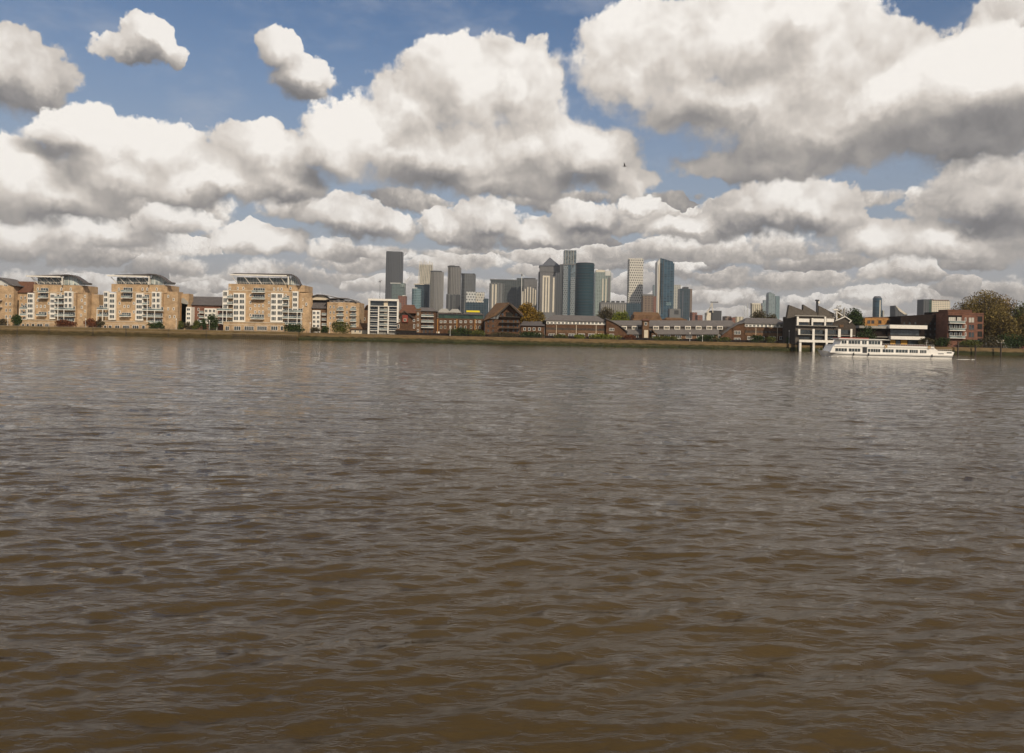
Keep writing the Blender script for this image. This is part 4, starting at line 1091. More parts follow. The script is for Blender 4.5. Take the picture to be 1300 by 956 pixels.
t, fc = block('large dark brown brick building rising behind the white slab pavilion', 418, 1143.5, 402.5, 1194, 436, 'dark_brick', 22, 'apartment_building', 'building')
poly_wall(t, fc, [(1143.5, 402.7), (1193.9, 402.7), (1193.9, 398.5), (1143.5, 401.5)], 'dark_brick', 0.2, 20, 'parapet')
panel(t, fc, 1194.1, 395.8, 1203, 436, 'dark_brick', -1, 18, 'corner_tower')
for y in (409, 416, 423): wrow(t, fc, [1148, 1155, 1162, 1175, 1181, 1187], y, y + 3.5, 2.6, 1, frame='dark_brick')
t, fc = block('red brick flats with white edged balconies left of the big bare trees', 402.5 + 4, 1203.2, 397.5, 1248.5, 436, 'rose_brick', 15, 'apartment_building', 'apartment building')
mb = MB(); fc.box(mb, 1206, 393, 1237, 397.4, 2, 9); mb.build('roof_storey', MAT['roof_red'], t)
panel(t, fc, 1203, 397, 1248.8, 398.4, 'rose_brick', -0.3, 1, 'parapet')
panel(t, fc, 1203.6, 400.2, 1221, 409.5, 'dark_brick', -0.1, 0.1, 'loggia_shade')  # dark sheet painting the shade of the top loggia
for y in (410.4, 419.6, 429.2): deck(t, fc, 1203.5, y, 1223.5, -1.6, 1.6, h=2.8)
for y in (411.5, 421): panel(t, fc, 1204, y, 1221.5, y + 7.4, 'shadow_void', -0.12, 0.12, 'loggia_shade')  # shade behind the balconies, painted as flat dark sheets
window(t, fc, 1204.5, 402.8, 1212.6, 408, 3, 1, -0.22, pane=MAT['curtain']); window(t, fc, 1215, 402.8, 1220, 408, 2, 1, -0.22, pane=MAT['curtain'])
for y in (402.8, 412, 421.5): window(t, fc, 1229.5, y, 1236.8, y + 7, 2, 1, -0.12, frame=MAT['rose_brick'], pane=MAT['curtain'] if y < 410 else MAT['glass']); window(t, fc, 1224.8, y + .5, 1226.8, y + 5, 1, 1, -0.12)
for y in (402, 411.5, 421, 430): panel(t, fc, 1241, y - .3, 1247, y + 6.5, 'shadow_void', -0.1, 0.1, 'loggia_shade')  # right-hand loggias: only their shade, as dark sheets on the wall
panel(t, fc, 1227, 431.5, 1241, 433, 'green_glass', -1.6, 1.6, 'porch')
wrow(t, fc, [1207, 1213, 1219], 412.5, 418.4, 3.4, 1, -0.25, frame='steel'); wrow(t, fc, [1207, 1213, 1219], 422, 428, 3.4, 1, -0.25, frame='steel')

def boulder_boat():
    c = at(1268, 434, 405)
    t = thing('small_boat', 'small white crescent shaped boat standing on the quay under the trees', 'small boat', (c.x, 405, GZ))
    mb = MB(); fcb = Face(405)
    up = [(1262.5, 430.8), (1266, 433.4), (1270, 434.6), (1273, 434.4)]; lo = [(1274.2, 435.4), (1269.5, 436), (1265.3, 435)]
    mb.prism([fcb.p(*p) for p in up + lo], 404, 406.2); mb.build('hull', MAT['white'], t)
    mb = MB(); fcb.box(mb, 1270.5, 431, 1273.8, 434.4, -0.6, 1.2); mb.build('cabin', MAT['cream'], t)
    mb = MB(); fcb.box(mb, 1267.6, 435.9, 1269, 440, 0.0, 0.5, True); mb.build('stand', MAT['timber'], t)
boulder_boat()
t, fc = block('dark red shed at the right edge half hidden by trees', 415, 1294, 427, 1312, 441, 'red_paint', 6, 'shed', 'shed')
roof_hip(t, fc, 1294, 1312, 427, 424, 'roof_slate', inset=3, depth=6); window(t, fc, 1297, 430, 1302, 434, 2)

def garden_wall(label, x0, x1, y, Y=409.3):
    fc = Face(Y); a, b, _, z = fc.r(x0, y, x1, y + .01)
    o = MB().box(a, b, Y, Y + .35, GZ - .1, GZ + 1.25).box(a, b, Y - .05, Y + .4, GZ + 1.253, GZ + 1.36).build('garden_wall', MAT['dark_brick']); tag(o, label, 'wall')
garden_wall('low dark garden wall in front of the hipped terrace and low terrace', 692, 900, 429)
garden_wall('low dark garden wall in front of the terrace beside the boathouse', 903, 998, 433)
garden_wall('low dark wall below the red brick houses and big brown roof', 508, 688, 426)
ladders(WL, (22, 62, 118, 160, 214, 262), 400, 3.2)
# piles and lamp posts
def pile(px, y0, y1, Y, label, m='timber', r=0.4):
    b = at(px, y1, Y); z1 = at(px, y0, Y).z
    mb = MB(); mb.cyl(b.x, Y, -2.0, z1, r, 10); mb.cyl(b.x, Y, z1 - 0.02, z1 + 0.25, r * 1.25, 10)
    o = mb.build('mooring_pile', MAT[m]); tag(o, label, 'mooring pile', 'mooring piles along the right hand wall'); return o
pile(1270.5, 436, 450, 398, 'dark mooring pile below the small white crescent boat')
pile(1238.3, 439, 450, 399.5, 'dark mooring pile below the right corner of the red brick flats')
pile(1216, 434, 449, 399.5, 'tall dark mooring pile just right of the passenger boat stern')
def lamp(px, y0, Y, label):
    b = at(px, 420, Y).x; z1 = at(px, y0, Y).z
    t = thing('lamp_post', label, 'lamp post', (b, Y, GZ), 'lamp posts along the quay')
    mb = MB(); mb.cyl(b, Y, GZ, GZ + 1.0, 0.16, 8); mb.cyl(b, Y, GZ + 1.0, z1, 0.10, 8); mb.build('post', MAT['steel'], t)
    mb = MB(); mb.cyl(b, Y, z1, z1 + 0.55, 0.24, 8, top=1.3); mb.cyl(b, Y, z1 + 0.56, z1 + 0.75, 0.38, 8, top=0.3); mb.build('lantern', MAT['white'], t)
for px, y0, lab in ((9.5, 405, 'pale lamp post nearest the left edge of the quay'), (108.5, 406, 'pale lamp post right of the leftmost winged block'), (223.5, 406, 'pale lamp post right of the middle winged block'),
                    (265.6, 408, 'pale lamp post before the long low wing'), (393.6, 411, 'pale lamp post between the widest winged block and the arched roof block'), (418.5, 411, 'pale lamp post before the arched roof block'),
                    (571.5, 416, 'pale lamp post before the red brick terrace'), (876, 424, 'pale lamp post before the right half of the low terrace'), (892, 427, 'pale lamp post before the right end of the low terrace'),
                    (1002, 421, 'tall pale lamp post against the boathouse side wall')):
    lamp(px, y0, 403.6, lab)

# ------------------------------------------------------------------ planting on the quay
for i, (px, y0, y1, w, kind, lab, n) in enumerate((
    (2, 407, 414, 16, 'dull', 'dull low hedge at the left edge of the quay', 200),
    (20.5, 402, 414, 12, 'dark', 'tall dark green bush between the left edge building and leftmost block', 340),
    (84, 408, 416, 24, 'rust', 'brown red hedge below the balconies of the leftmost winged block', 420),
    (116, 407, 416, 17, 'rust', 'rusty red hedge between the leftmost and middle winged blocks', 380),
    (127, 409, 416, 10, 'dull', 'dull bush left of the middle winged block base', 160),
    (199, 411, 417.5, 20, 'dark', 'dark hedge below the balconies of the middle winged block', 300),
    (230, 409.5, 418, 9, 'olive', 'olive bush by the orange brick end wall', 200),
    (238, 409, 418, 8, 'dull', 'brownish bush between two green bushes before the low wing', 180),
    (248, 408, 418, 10, 'olive', 'round yellow green bush before the low wing', 260),
    (258.5, 407, 418, 9, 'dark', 'small dark bush before the low wing balconies', 220),
    (270, 401, 418, 14, 'dark', 'tall dark evergreen bush left of the widest winged block', 420),
    (373, 412.5, 422, 24, 'dark', 'dark round hedge below right balconies of the widest winged block', 420),
    (399, 416, 424, 12, 'dull', 'low purple brown shrub before the arched roof block', 200),
    (413, 416, 424, 10, 'dark', 'low dark shrub right of the arched roof block bay', 180),
    (433, 410, 424, 22, 'olive', 'sloping olive hedge before the ochre block with stacked balconies', 440),
    (586, 418, 428, 28, 'dark', 'dark green hedge before the red brick terrace', 460),
    (606, 421, 429, 18, 'olive', 'olive hedge before the big brown roofed house', 260),
    (640, 424, 431, 34, 'dull', 'dull hedge below the big brown roofed house', 380),
    (676, 423, 431, 30, 'dark', 'dark hedge left of the first hipped terrace', 380),
    (712, 426, 431, 16, 'olive', 'green hedge under the left windows of the first hipped terrace', 220),
    (736, 426.5, 431.5, 14, 'fresh', 'small fresh green hedge at the middle of the first hipped terrace', 200),
    (768, 426, 432, 34, 'fresh', 'bright green hedge where the first hipped terrace ends', 420),
    (800, 427, 432.5, 14, 'rust', 'brown hedge left of the stair turret', 180),
    (846, 428.5, 434, 34, 'olive', 'olive hedge under the low terrace right of the turret', 400),
    (898, 427.5, 435, 26, 'dark', 'dark green hedge at the right end of the low terrace', 380),
    (919, 430, 436, 16, 'olive', 'olive bush before the right raking end house', 200),
    (961, 427, 437, 16, 'dark', 'dark green bush left of centre on the last hipped terrace', 320),
    (979, 428, 437, 12, 'olive', 'olive bush right of centre on the last hipped terrace', 240),
    (1003, 429, 438, 9, 'dark', 'dark bush at the foot of the boathouse side wall', 200),
    (1101, 417, 436, 22, 'dark', 'dark green creeper bush between the boathouse and the pavilion', 520),
    (1177, 431, 443, 18, 'dull', 'bare grey brown bush behind the boat stern', 300),
    (1196, 431, 444, 20, 'dark', 'dark shrub between the dark building and the red flats', 340),
    (1232, 433.5, 443, 26, 'olive', 'olive hedge below the red brick flats', 380),
    (1259, 428, 443, 26, 'dull', 'dull dark undergrowth beneath the trees right of the red flats', 620),
    (1285, 426, 443, 40, 'dark', 'dark undergrowth beneath the trees at the right edge', 620))):
    shrub(lab, px, y0 - 1.3, y1, w * 1.1, 406.8 if px < 1000 else 404.5, kind, int(n * 1.25), 0.34, seed=i)
def T(name, lab, px, ytop, wpx, Y, kind, trunk, n, size, seed, bare=0.0, group=None, squash=1.0):
    b = at(px, 425, Y); h = at(px, ytop, Y).z - GZ
    tree(name, lab, b.x, Y, h, wpx * Y * PXM, kind, trunk, n, size, group, seed, bare=bare, squash=squash)
T('tree', 'golden brown budding tree between the big brown roof and the hipped terrace', 669, 384.5, 27, 425, 'gold', 0.2, 1700, 0.42, 21, 0.3)
T('tree', 'smaller olive tree beside the golden tree, left of the hipped terrace', 684, 395, 18, 428, 'brown', 0.2, 800, 0.4, 22, 0.3)
T('tree', 'dark evergreen tree behind the boathouse gable', 1083, 391.5, 26, 424, 'dark', 0.15, 1700, 0.45, 23)
T('tree', 'bare brown tree behind the boathouse chimney', 1067, 387.5, 22, 430, 'brown', 0.2, 500, 0.35, 24, 0.9)
T('tree', 'tallest bare brown tree, behind the right corner of the red flats', 1250, 370, 56, 424, 'brown', 0.10, 4200, 0.40, 25, 1.0)
T('tree', 'broad bare brown tree behind the roof of the red flats', 1230, 378, 44, 430, 'brown', 0.12, 2300, 0.38, 26, 1.0)
T('tree', 'golden brown bare tree right of the tallest tree', 1272, 375, 42, 426, 'gold', 0.12, 1300, 0.38, 27, 1.0)
T('tree', 'olive tree low beneath the golden brown bare tree', 1270, 396, 44, 416, 'brown', 0.12, 1900, 0.42, 28, 0.8)
T('tree', 'greenish brown tree at the right edge', 1296, 384, 34, 420, 'olive', 0.12, 1700, 0.42, 29, 0.8)
T('tree', 'tawny tree at the right edge, nearer than the rest', 1305, 398, 30, 414, 'brown', 0.12, 1400, 0.4, 30, 0.8)
T('tree', 'yellow green tree between teal glass tower and white dotted tower', 787, 393.5, 26, 520, 'fresh', 0.15, 900, 0.55, 31)
T('tree', 'bare purplish tree left of the yellow green tree', 770, 389, 28, 560, 'dull', 0.15, 1200, 0.5, 32, 0.9)
T('tree', 'bare bushy brown tree before the cream striped tower', 963, 393, 24, 520, 'dull', 0.15, 1000, 0.5, 33, 0.9)
T('tree', 'smaller bare brown tree left of the pale wedge tower', 979, 398, 16, 520, 'dull', 0.15, 700, 0.5, 34, 0.9)

T('tree', 'tawny bare tree low between the red flats and the small crescent boat', 1254, 398, 34, 432, 'brown', 0.08, 1700, 0.42, 35, 0.6)
T('tree', 'dark ivy clad tree behind the small crescent boat', 1282, 402, 34, 436, 'dark', 0.05, 1700, 0.42, 36, 0.4)

# ------------------------------------------------------------------ the far towers
GM = {}
def gm(k, *a, **kw): GM[k] = grid_mat(k, *a, **kw); return GM[k]
gm('slab_grey', (0.085, 0.09, 0.097), (0.045, 0.05, 0.056), 5.0, 4.0, 0.55, 1.0, rnd=0.3)
gm('green_panes', (0.16, 0.19, 0.185), (0.05, 0.085, 0.085), 4.0, 4.0, 0.75, 0.7)
gm('blue_green', (0.20, 0.26, 0.27), (0.06, 0.12, 0.14), 4.0, 4.2, 0.8, 0.7, rough=0.15)
gm('ribbed_grey', (0.16, 0.16, 0.165), (0.085, 0.082, 0.08), 5.0, 3.6, 0.5, 0.8, rnd=0.3)
gm('dark_grid', (0.14, 0.145, 0.15), (0.04, 0.048, 0.055), 5.2, 4.0, 0.62, 0.62, rnd=0.8)
gm('check_white', (0.48, 0.48, 0.46), (0.05, 0.06, 0.065), 6.5, 6.5, 0.5, 0.5, stag=0.5)
gm('smoke_glass', (0.075, 0.082, 0.085), (0.045, 0.055, 0.055), 6.0, 4.0, 0.82, 0.75, rough=0.15)
gm('stripe_grey', (0.16, 0.165, 0.165), (0.07, 0.075, 0.075), 9.0, 4.0, 0.55, 1.0)
gm('steel_grid', (0.15, 0.145, 0.145), (0.085, 0.085, 0.09), 4.5, 4.2, 0.55, 0.55, rnd=0.3)
gm('glitter', (0.10, 0.12, 0.13), (0.09, 0.12, 0.14), 5.0, 4.2, 0.85, 0.75, rough=0.10, rnd=1.4)
gm('glitter_bright', (0.22, 0.24, 0.25), (0.045, 0.065, 0.08), 6.0, 6.0, 0.62, 0.6, rnd=1.2, stag=0.5)
gm('teal_bands', (0.016, 0.055, 0.072), (0.005, 0.028, 0.042), 300.0, 4.4, 1.0, 0.6, rough=0.3, rnd=0.7, spec=0.25)
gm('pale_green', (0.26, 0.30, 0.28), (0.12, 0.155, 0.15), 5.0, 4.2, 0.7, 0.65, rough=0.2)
gm('honeycomb', (0.56, 0.53, 0.47), (0.055, 0.055, 0.055), 5.6, 6.6, 0.52, 0.52, rnd=0.9, stag=0.5)
gm('navy_glass', (0.04, 0.06, 0.075), (0.02, 0.04, 0.055), 5.0, 4.0, 0.8, 0.8, rough=0.12)
gm('brown_grid', (0.17, 0.125, 0.095), (0.075, 0.055, 0.045), 6.0, 4.5, 0.5, 0.6, rnd=0.4)
gm('blue_glass', (0.065, 0.10, 0.13), (0.022, 0.055, 0.085), 7.5, 4.2, 0.8, 0.8, rough=0.2, rnd=0.9, spec=0.3)
gm('pale_grid', (0.40, 0.39, 0.35), (0.13, 0.14, 0.14), 6.0, 4.5, 0.55, 0.55, rnd=0.4)
gm('cream_stripe', (0.55, 0.50, 0.38), (0.20, 0.18, 0.14), 6.0, 200.0, 0.45, 1.0)
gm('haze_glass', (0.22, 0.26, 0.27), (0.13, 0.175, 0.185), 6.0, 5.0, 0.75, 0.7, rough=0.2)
gm('brick_far', (0.19, 0.085, 0.06), (0.07, 0.045, 0.04), 4.5, 3.8, 0.45, 0.5)
M_('stone_white', mat, (0.60, 0.54, 0.44), 0.7, 0.08, 0.05)
M_('lead', mat, (0.085, 0.092, 0.11), 0.6, 0.1, 0.05)
M_('mid_grey', mat, (0.14, 0.14, 0.14), 0.6, 0.12, 0.05)
M_('dark_cap', mat, (0.05, 0.052, 0.056), 0.6, 0.1, 0.05)

def R4(fc, x0, x1, depth, front=0.0):
    a, b, _, _ = fc.r(x0, 400, x1, 401); return a, b, fc.Y + front, fc.Y + front + depth
def zt(x0, x1, y, Y): return at((x0 + x1) / 2, y, Y).z
def tower(label, x0, x1, ytop, Y, m, depth=None, shape='box', name='tower', cat='tower', group='towers on the far skyline', front=0.0, ybase=None):
    fc = Face(Y); a, b, y0, y1 = R4(fc, x0, x1, depth or (x1 - x0) * Y * PXM, front)
    t = thing(name, label, cat, ((a + b) / 2, Y, 3.0), group)
    z1 = zt(x0, x1, ytop, Y); mb = MB(); z0 = 3.0
    if shape == 'box': mb.box(a, b, y0, y1, z0, z1)
    elif shape == 'round': mb.cyl((a + b) / 2, (y0 + y1) / 2, z0, z1, (b - a) / 2, 28)
    elif shape == 'oct':
        c = (b - a) * 0.22; mb.plan([(a + c, y0), (b - c, y0), (b, y0 + c), (b, y1 - c), (b - c, y1), (a + c, y1), (a, y1 - c), (a, y0 + c)], z0, z1)
    elif shape == 'corner':  # turned so an edge faces us
        w = b - a; mb.plan([(a, y0 + w * .25), (a + w * .45, y0), (b, y0 + w * .35), (b - w * .45, y0 + w * .7)], z0, z1)
    mb.build('body', GM[m] if m in GM else MAT[m], t)
    return t, fc
def bit(t, fc, x0, y0, x1, y1, m, front=-1, depth=1.2, name='panel'):
    a, b, c, d = fc.r(x0, y0, x1, y1); return MB().box(a, b, fc.Y + front, fc.Y + front + depth, c, d).build(name, GM[m] if m in GM else MAT[m], t)

t, fc = tower('tallest flat topped grey slab tower, leftmost of the far skyline', 488.6, 508.6, 319.2, 2300, 'slab_grey', 34)
bit(t, fc, 490.5, 318.6, 497.5, 319.6, 'mid_grey', 4, 20, 'plant_room'); mb = MB()
for i in range(9): fc.box(mb, 489.6 + i * 2.2, 320, 490.1 + i * 2.2, 379, -0.9, 0.9)
mb.build('fins', MAT['lead'], t)
t, fc = tower('low green glass block at the foot of the grey slab tower', 496.5, 512.5, 359.4, 2100, 'green_panes', 30)
bit(t, fc, 495.5, 359, 508.5, 360, 'steel', -1, 30, 'roof_slab'); bit(t, fc, 508.6, 361, 513.4, 364.5, 'pale_green', -2, 20, 'plant_room')
t, fc = tower('brown block under construction between the slab tower and the red houses', 505, 514.5, 375.5, 1500, 'brick_far', 20); bit(t, fc, 511, 375, 514.6, 375.8, 'white', -1, 20, 'parapet')
def crane(label, bx, by, y0, jx, jy, Y, m='steel', w=1.6, back=3.0):
    b = at(bx, by, Y); top = at(bx, y0, Y); j = at(jx, jy, Y)
    t = thing('tower_crane', label, 'crane', (b.x, Y, 3.0), 'cranes on the far skyline')
    MB().bar((b.x, Y, 3.0), (top.x, Y, top.z), w).build('mast', MAT[m], t)
    d = (j - top); e = top - d * (back / max(1, d.length) * 3)
    mb = MB(); mb.bar((e.x, Y, e.z), (j.x, Y, j.z), w * 0.8); mb.bar((top.x, Y, top.z + 5), (j.x, Y, j.z), w * .3); mb.bar((top.x, Y, top.z + 5), (e.x, Y, e.z), w * .3); mb.build('jib', MAT[m], t)
    mb = MB(); mb.box(top.x - 1.8, top.x + 1.8, Y - 2, Y + 2, top.z - 4, top.z + 1); mb.build('cab', MAT['mid_grey'], t)
crane('thin luffing crane right of the green glass block', 512.5, 380, 361, 521.5, 350.5, 2150)
crane('faint thin crane mast standing alone left of the skyline', 482.5, 380, 357, 484.5, 356.2, 2600, 'mid_grey', 1.2)
t, fc = tower('white tower with diagonal stripes behind the fluted round tower', 531.5, 547, 336, 2350, 'pale_grid', 26)
mb = MB()
for i in range(9):
    p = at(530.5 + i * 2.0, 361, 2350); q = at(533.5 + i * 2.0, 331.5 + (i % 3) * 1.2, 2350); mb.bar((p.x, 2348, p.z), (q.x, 2348, q.z), 1.5)
mb.build('diagonal_fins', MAT['stone_white'], t)
t, fc = tower('blue glass tower with a white roof line left of the fluted tower', 526, 544.5, 361.5, 2000, 'navy_glass', 30)
bit(t, fc, 525.5, 360.4, 544.5, 361.4, 'stone_white', -2, 32, 'roof_slab')
t, fc = tower('pale turquoise rounded glass block low on the left of the skyline', 521.5, 533.5, 366.2, 1900, 'blue_green', 24, 'round'); bit(t, fc, 523.5, 364.8, 529, 366.4, 'steel', 6, 10, 'plant_room')
t, fc = tower('fluted round grey tower, shorter of the two fluted ones', 544.5, 561.5, 345, 1950, 'ribbed_grey', 35, 'round')
bit(t, fc, 546, 343.4, 560, 345.2, 'dark_cap', 6, 22, 'crown')
a, b, _, _ = fc.r(544.5, 400, 561.5, 401); mb = MB()
for i in range(14):
    an = math.pi + math.pi * (i + .5) / 14; r = (b - a) / 2; mb.bar(((a + b) / 2 + r * math.cos(an), 1967.5 + r * math.sin(an), 5), ((a + b) / 2 + r * math.cos(an), 1967.5 + r * math.sin(an), zt(544, 561, 345.4, 1950)), 0.9)
mb.build('fins', MAT['concrete'], t)
t, fc = tower('tall grey tower with a dark rounded cap, taller of the two fluted ones', 567, 583.5, 339, 2050, 'ribbed_grey', 36, 'oct')
bit(t, fc, 568, 337.4, 583, 339.2, 'dark_cap', 4, 26, 'crown'); bit(t, fc, 570, 336.6, 577, 337.6, 'dark_cap', 8, 16, 'plant_room')
a, b, _, _ = fc.r(567, 400, 583.5, 401); mb = MB()
for i in range(8): x = a + (b - a) * (i + .5) / 8; mb.bar((x, 2049.3 + (5 if i in (0, 7) else 0), 5), (x, 2049.3 + (5 if i in (0, 7) else 0), zt(567, 583, 339.3, 2050)), 0.9)
mb.build('fins', MAT['concrete'], t)
t, fc = tower('dark striped podium tower in front of the tall grey capped tower', 566, 583.8, 373.5, 1850, 'stripe_grey', 22)
for x in (566.5, 571.5, 578, 581): bit(t, fc, x, 374.5, x + 3, 402, 'dark_cap', -0.8, 0.8, 'dark_bay')
t, fc = tower('dark gridded glass tower right of the tall grey capped tower', 584.5, 602.5, 347.6, 2100, 'dark_grid', 34, 'oct'); bit(t, fc, 584, 347, 602.6, 348, 'dark_cap', 2, 28, 'roof_slab')
t, fc = tower('low chequered white and black block before the dark gridded tower', 591.5, 603, 370.3, 1800, 'check_white', 20)
t, fc = tower('low pale block with slanted white panels beside the chequered block', 603.2, 614.5, 371, 1820, 'check_white', 20)
mb = MB()
for i in range(4): p = at(604.5 + i * 2.6, 383, 1820); q = at(606.5 + i * 2.6, 371.5, 1820); mb.bar((p.x, 1819, p.z), (q.x, 1819, q.z), 1.2)
mb.build('slanted_fins', MAT['stone_white'], t)
t, fc = tower('wide low blue grey office block above the yellow sign', 590.5, 614, 384, 1300, 'navy_glass', 24, name='office_block', cat='office block'); bit(t, fc, 605.5, 381.8, 611.5, 383.6, 'stone_white', 2, 5, 'plant_room')
t, fc = tower('dark narrow block between the low office block and smoky glass tower', 613.5, 619.5, 379, 1700, 'navy_glass', 20)
t, fc = tower('smoky grey green glass tower behind the pale striped one', 622, 656, 355.2, 2150, 'smoke_glass', 36)
bit(t, fc, 622, 354.6, 656, 355.8, 'mid_grey', -1, 36, 'parapet')
t, fc = tower('pale striped tower standing before the smoky glass tower', 620.5, 639.5, 359.8, 2000, 'stripe_grey', 26); bit(t, fc, 624, 358.8, 636, 360, 'mid_grey', 4, 16, 'plant_room')
for x in (624.5, 628.5, 634): bit(t, fc, x, 361, x + 1.8, 398, 'stone_white' if x != 634 else 'mid_grey', -0.8, 0.8, 'pier')
t, fc = tower('dark slim tower under the orange topped crane mast', 655, 664, 353, 2100, 'smoke_glass', 24)
crane('crane mast with a small dark head between two office towers', 662.5, 385, 348.5, 659.6, 346.6, 1990, 'steel', 1.8)
t, fc = tower('white ribbed office tower with a dark curved top left of the pyramid tower', 664, 681.5, 354.5, 2050, 'mid_grey', 30)
bit(t, fc, 665, 352.8, 680, 354.4, 'dark_cap', 3, 24, 'crown')
for x, y in ((663, 370), (666, 367), (669.2, 364.5), (672.6, 364.5), (676, 366), (679, 368)): bit(t, fc, x, y, x + 1.3, 388, 'stone_white', -3, 3.2, 'rib')
for x, y0, y1 in ((666, 356, 364), (672, 355.5, 362), (678, 356, 365)): bit(t, fc, x, y0, x + 3.2, y1, 'steel_grid', -1.2, 1.2, 'bay')
# pyramid tower
t, fc = tower('tower with a dark pyramid roof and grey gridded shoulders', 684.5, 712, 337.6, 2200, 'steel_grid', 62)
bit(t, fc, 684.8, 336.8, 711.6, 338.2, 'lead', -1, 60, 'cornice')
a, b, y0, y1 = R4(fc, 686.5, 710, 50, 5); z0 = zt(686, 710, 337, 2200); ap = at(698, 326.6, 2225)
mb = MB(); P_ = [(a, y0, z0), (b, y0, z0), (b, y1, z0), (a, y1, z0)]
for i in range(4): mb.face([P_[i], P_[(i + 1) % 4], tuple(ap)])
mb.face(P_[::-1]); mb.build('pyramid_roof', MAT['lead'], t)
bit(t, fc, 683.5, 345, 713, 402, 'steel_grid', 6, 50, 'shoulder')
bit(t, fc, 686.5, 344, 710, 345.2, 'mid_grey', -1.2, 1.3, 'band')
t, fc = tower('white ribbed tower standing in front of the pyramid tower', 688.5, 704.3, 350.3, 1900, 'mid_grey', 26)
for x, y in ((688.5, 351), (692.2, 350), (695.6, 350), (701.5, 352.5)): bit(t, fc, x, y, x + 2.0, 396.5, 'stone_white', -1.5, 1.6, 'rib')
bit(t, fc, 689, 350, 698, 352.2, 'stone_white', -1.7, 1.8, 'crown')
t, fc = tower('slim grey tower between the pyramid tower and the twin topped glass tower', 704.8, 711.5, 346, 1950, 'slab_grey', 24)
t, fc = tower('tallest glass tower with a stepped twin top beside the teal round tower', 714.5, 730, 317.6, 2150, 'glitter', 36)
for x in (717.5, 721, 724.5, 727.6): bit(t, fc, x, 318, x + 0.8, 336, 'concrete', -1, 1.1, 'fin')
bit(t, fc, 710.2, 335.4, 714.5, 400, 'slab_grey', 2, 24, 'left_shaft'); bit(t, fc, 714.6, 337.5, 720.5, 401, 'glitter_bright', -3, 3.2, 'speckled_bay'); bit(t, fc, 724, 352, 729.5, 401, 'glitter_bright', -3, 3.2, 'speckled_bay'); bit(t, fc, 720.6, 336, 723.9, 401, 'blue_glass', -1.5, 1.6, 'bay')
bit(t, fc, 714.5, 335, 731, 336.4, 'mid_grey', -1.5, 1.6, 'band')
t, fc = tower('dark teal round glass tower ringed with floor bands', 730.5, 754.6, 334, 1900, 'teal_bands', 48, 'round')
a, b, _, _ = fc.r(730.5, 400, 754.6, 401)
for k, y in enumerate(np.linspace(336, 398, 16)):
    z = zt(730, 754, y, 1900); MB().cyl((a + b) / 2, 1924, z, z + 1.1, (b - a) / 2 + 0.6, 28).build('floor_band', MAT['dark_cap'], t)
MB().cyl((a + b) / 2, 1924, zt(730, 754, 334, 1900), zt(730, 754, 333.1, 1900), (b - a) / 2 - 1, 28).build('crown', MAT['dark_cap'], t)
t, fc = tower('pale green tower with a white stepped top right of teal round tower', 755, 774.6, 345.5, 2200, 'pale_green', 40)
bit(t, fc, 757, 342.6, 768, 345.3, 'stone_white', 2, 26, 'crown'); bit(t, fc, 768.4, 343.6, 775, 350, 'steel', -1.5, 30, 'crown_step')
for x in (764.5, 768.5): bit(t, fc, x, 354, x + 1.3, 384, 'stone_white', -1.3, 1.4, 'rib')
bit(t, fc, 771.5, 352, 774.4, 390, 'mid_grey', -1, 1.1, 'bay')
t, fc = tower('long low grey colonnaded office block below the pale green tower', 762, 795, 384, 1500, 'mid_grey', 24, name='office_block', cat='office block')
for i in range(12): bit(t, fc, 763.5 + i * 2.7, 386.5, 764.7 + i * 2.7, 398, 'concrete', -1.2, 1.2, 'column')
for i in range(5): bit(t, fc, 764 + i * 6.3, 382, 768 + i * 6.3, 383.9, 'dark_cap', 2, 6, 'plant_room')
# honeycomb tower
t, fc = tower('white tower with a honeycomb of dark openings', 797.8, 815.3, 328.6, 1950, 'honeycomb', 34)
for i in range(6): bit(t, fc, 798 + i * 3.1, 327.9, 799.7 + i * 3.1, 329, 'stone_white', 0.2, 3, 'parapet_block')
t, fc = tower('dark navy glass base before the honeycomb tower', 795.5, 815, 385, 1600, 'navy_glass', 20); bit(t, fc, 797, 372, 798.5, 385, 'pale_grid', -0.5, 8, 'shaft')
t, fc = tower('brown gridded block between the honeycomb tower and the blue glass tower', 815.8, 833, 375.6, 1400, 'brown_grid', 20); bit(t, fc, 815.6, 373.4, 831, 375.4, 'mid_grey', 3, 14, 'roof_storey'); bit(t, fc, 829, 377, 832.6, 404, 'brick_far', -0.6, 0.7, 'bay')
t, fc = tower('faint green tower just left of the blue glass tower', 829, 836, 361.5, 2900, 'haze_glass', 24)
# blue glass slab with slanted top
t, fc = tower('tall blue glass tower with a slanted top and bright left edge', 838.5, 854.8, 334, 1850, 'blue_glass', 34)
MB().prism([fc.p(838.5, 334.1), fc.p(854.8, 334.1), fc.p(854.6, 332.2), fc.p(839.3, 327.6), fc.p(838.5, 327.8)], 1850.02, 1884).build('slanted_crown', GM['blue_glass'], t)
MB().prism([fc.p(833.6, 402), fc.p(838.3, 402), fc.p(838.3, 328), fc.p(834.8, 332.5)], 1851, 1880).build('left_wing', MAT['steel'], t)
bit(t, fc, 835.6, 336, 837, 401, 'stone_white', -0.6, 1.5, 'bright_strip'); bit(t, fc, 837.4, 334, 838.3, 401, 'dark_cap', -0.7, 1.4, 'dark_strip'); bit(t, fc, 841, 330.5, 841.9, 397, 'dark_cap', -0.7, 0.8, 'dark_strip'); bit(t, fc, 845.5, 384, 852, 388, 'blue_green', -0.7, 0.8, 'pale_floor')  # the last panel is a paler colour over part of the front
t, fc = tower('pale grey green tower between the blue glass tower and the dark capped tower', 854.6, 863.5, 361.6, 2200, 'pale_grid', 26)
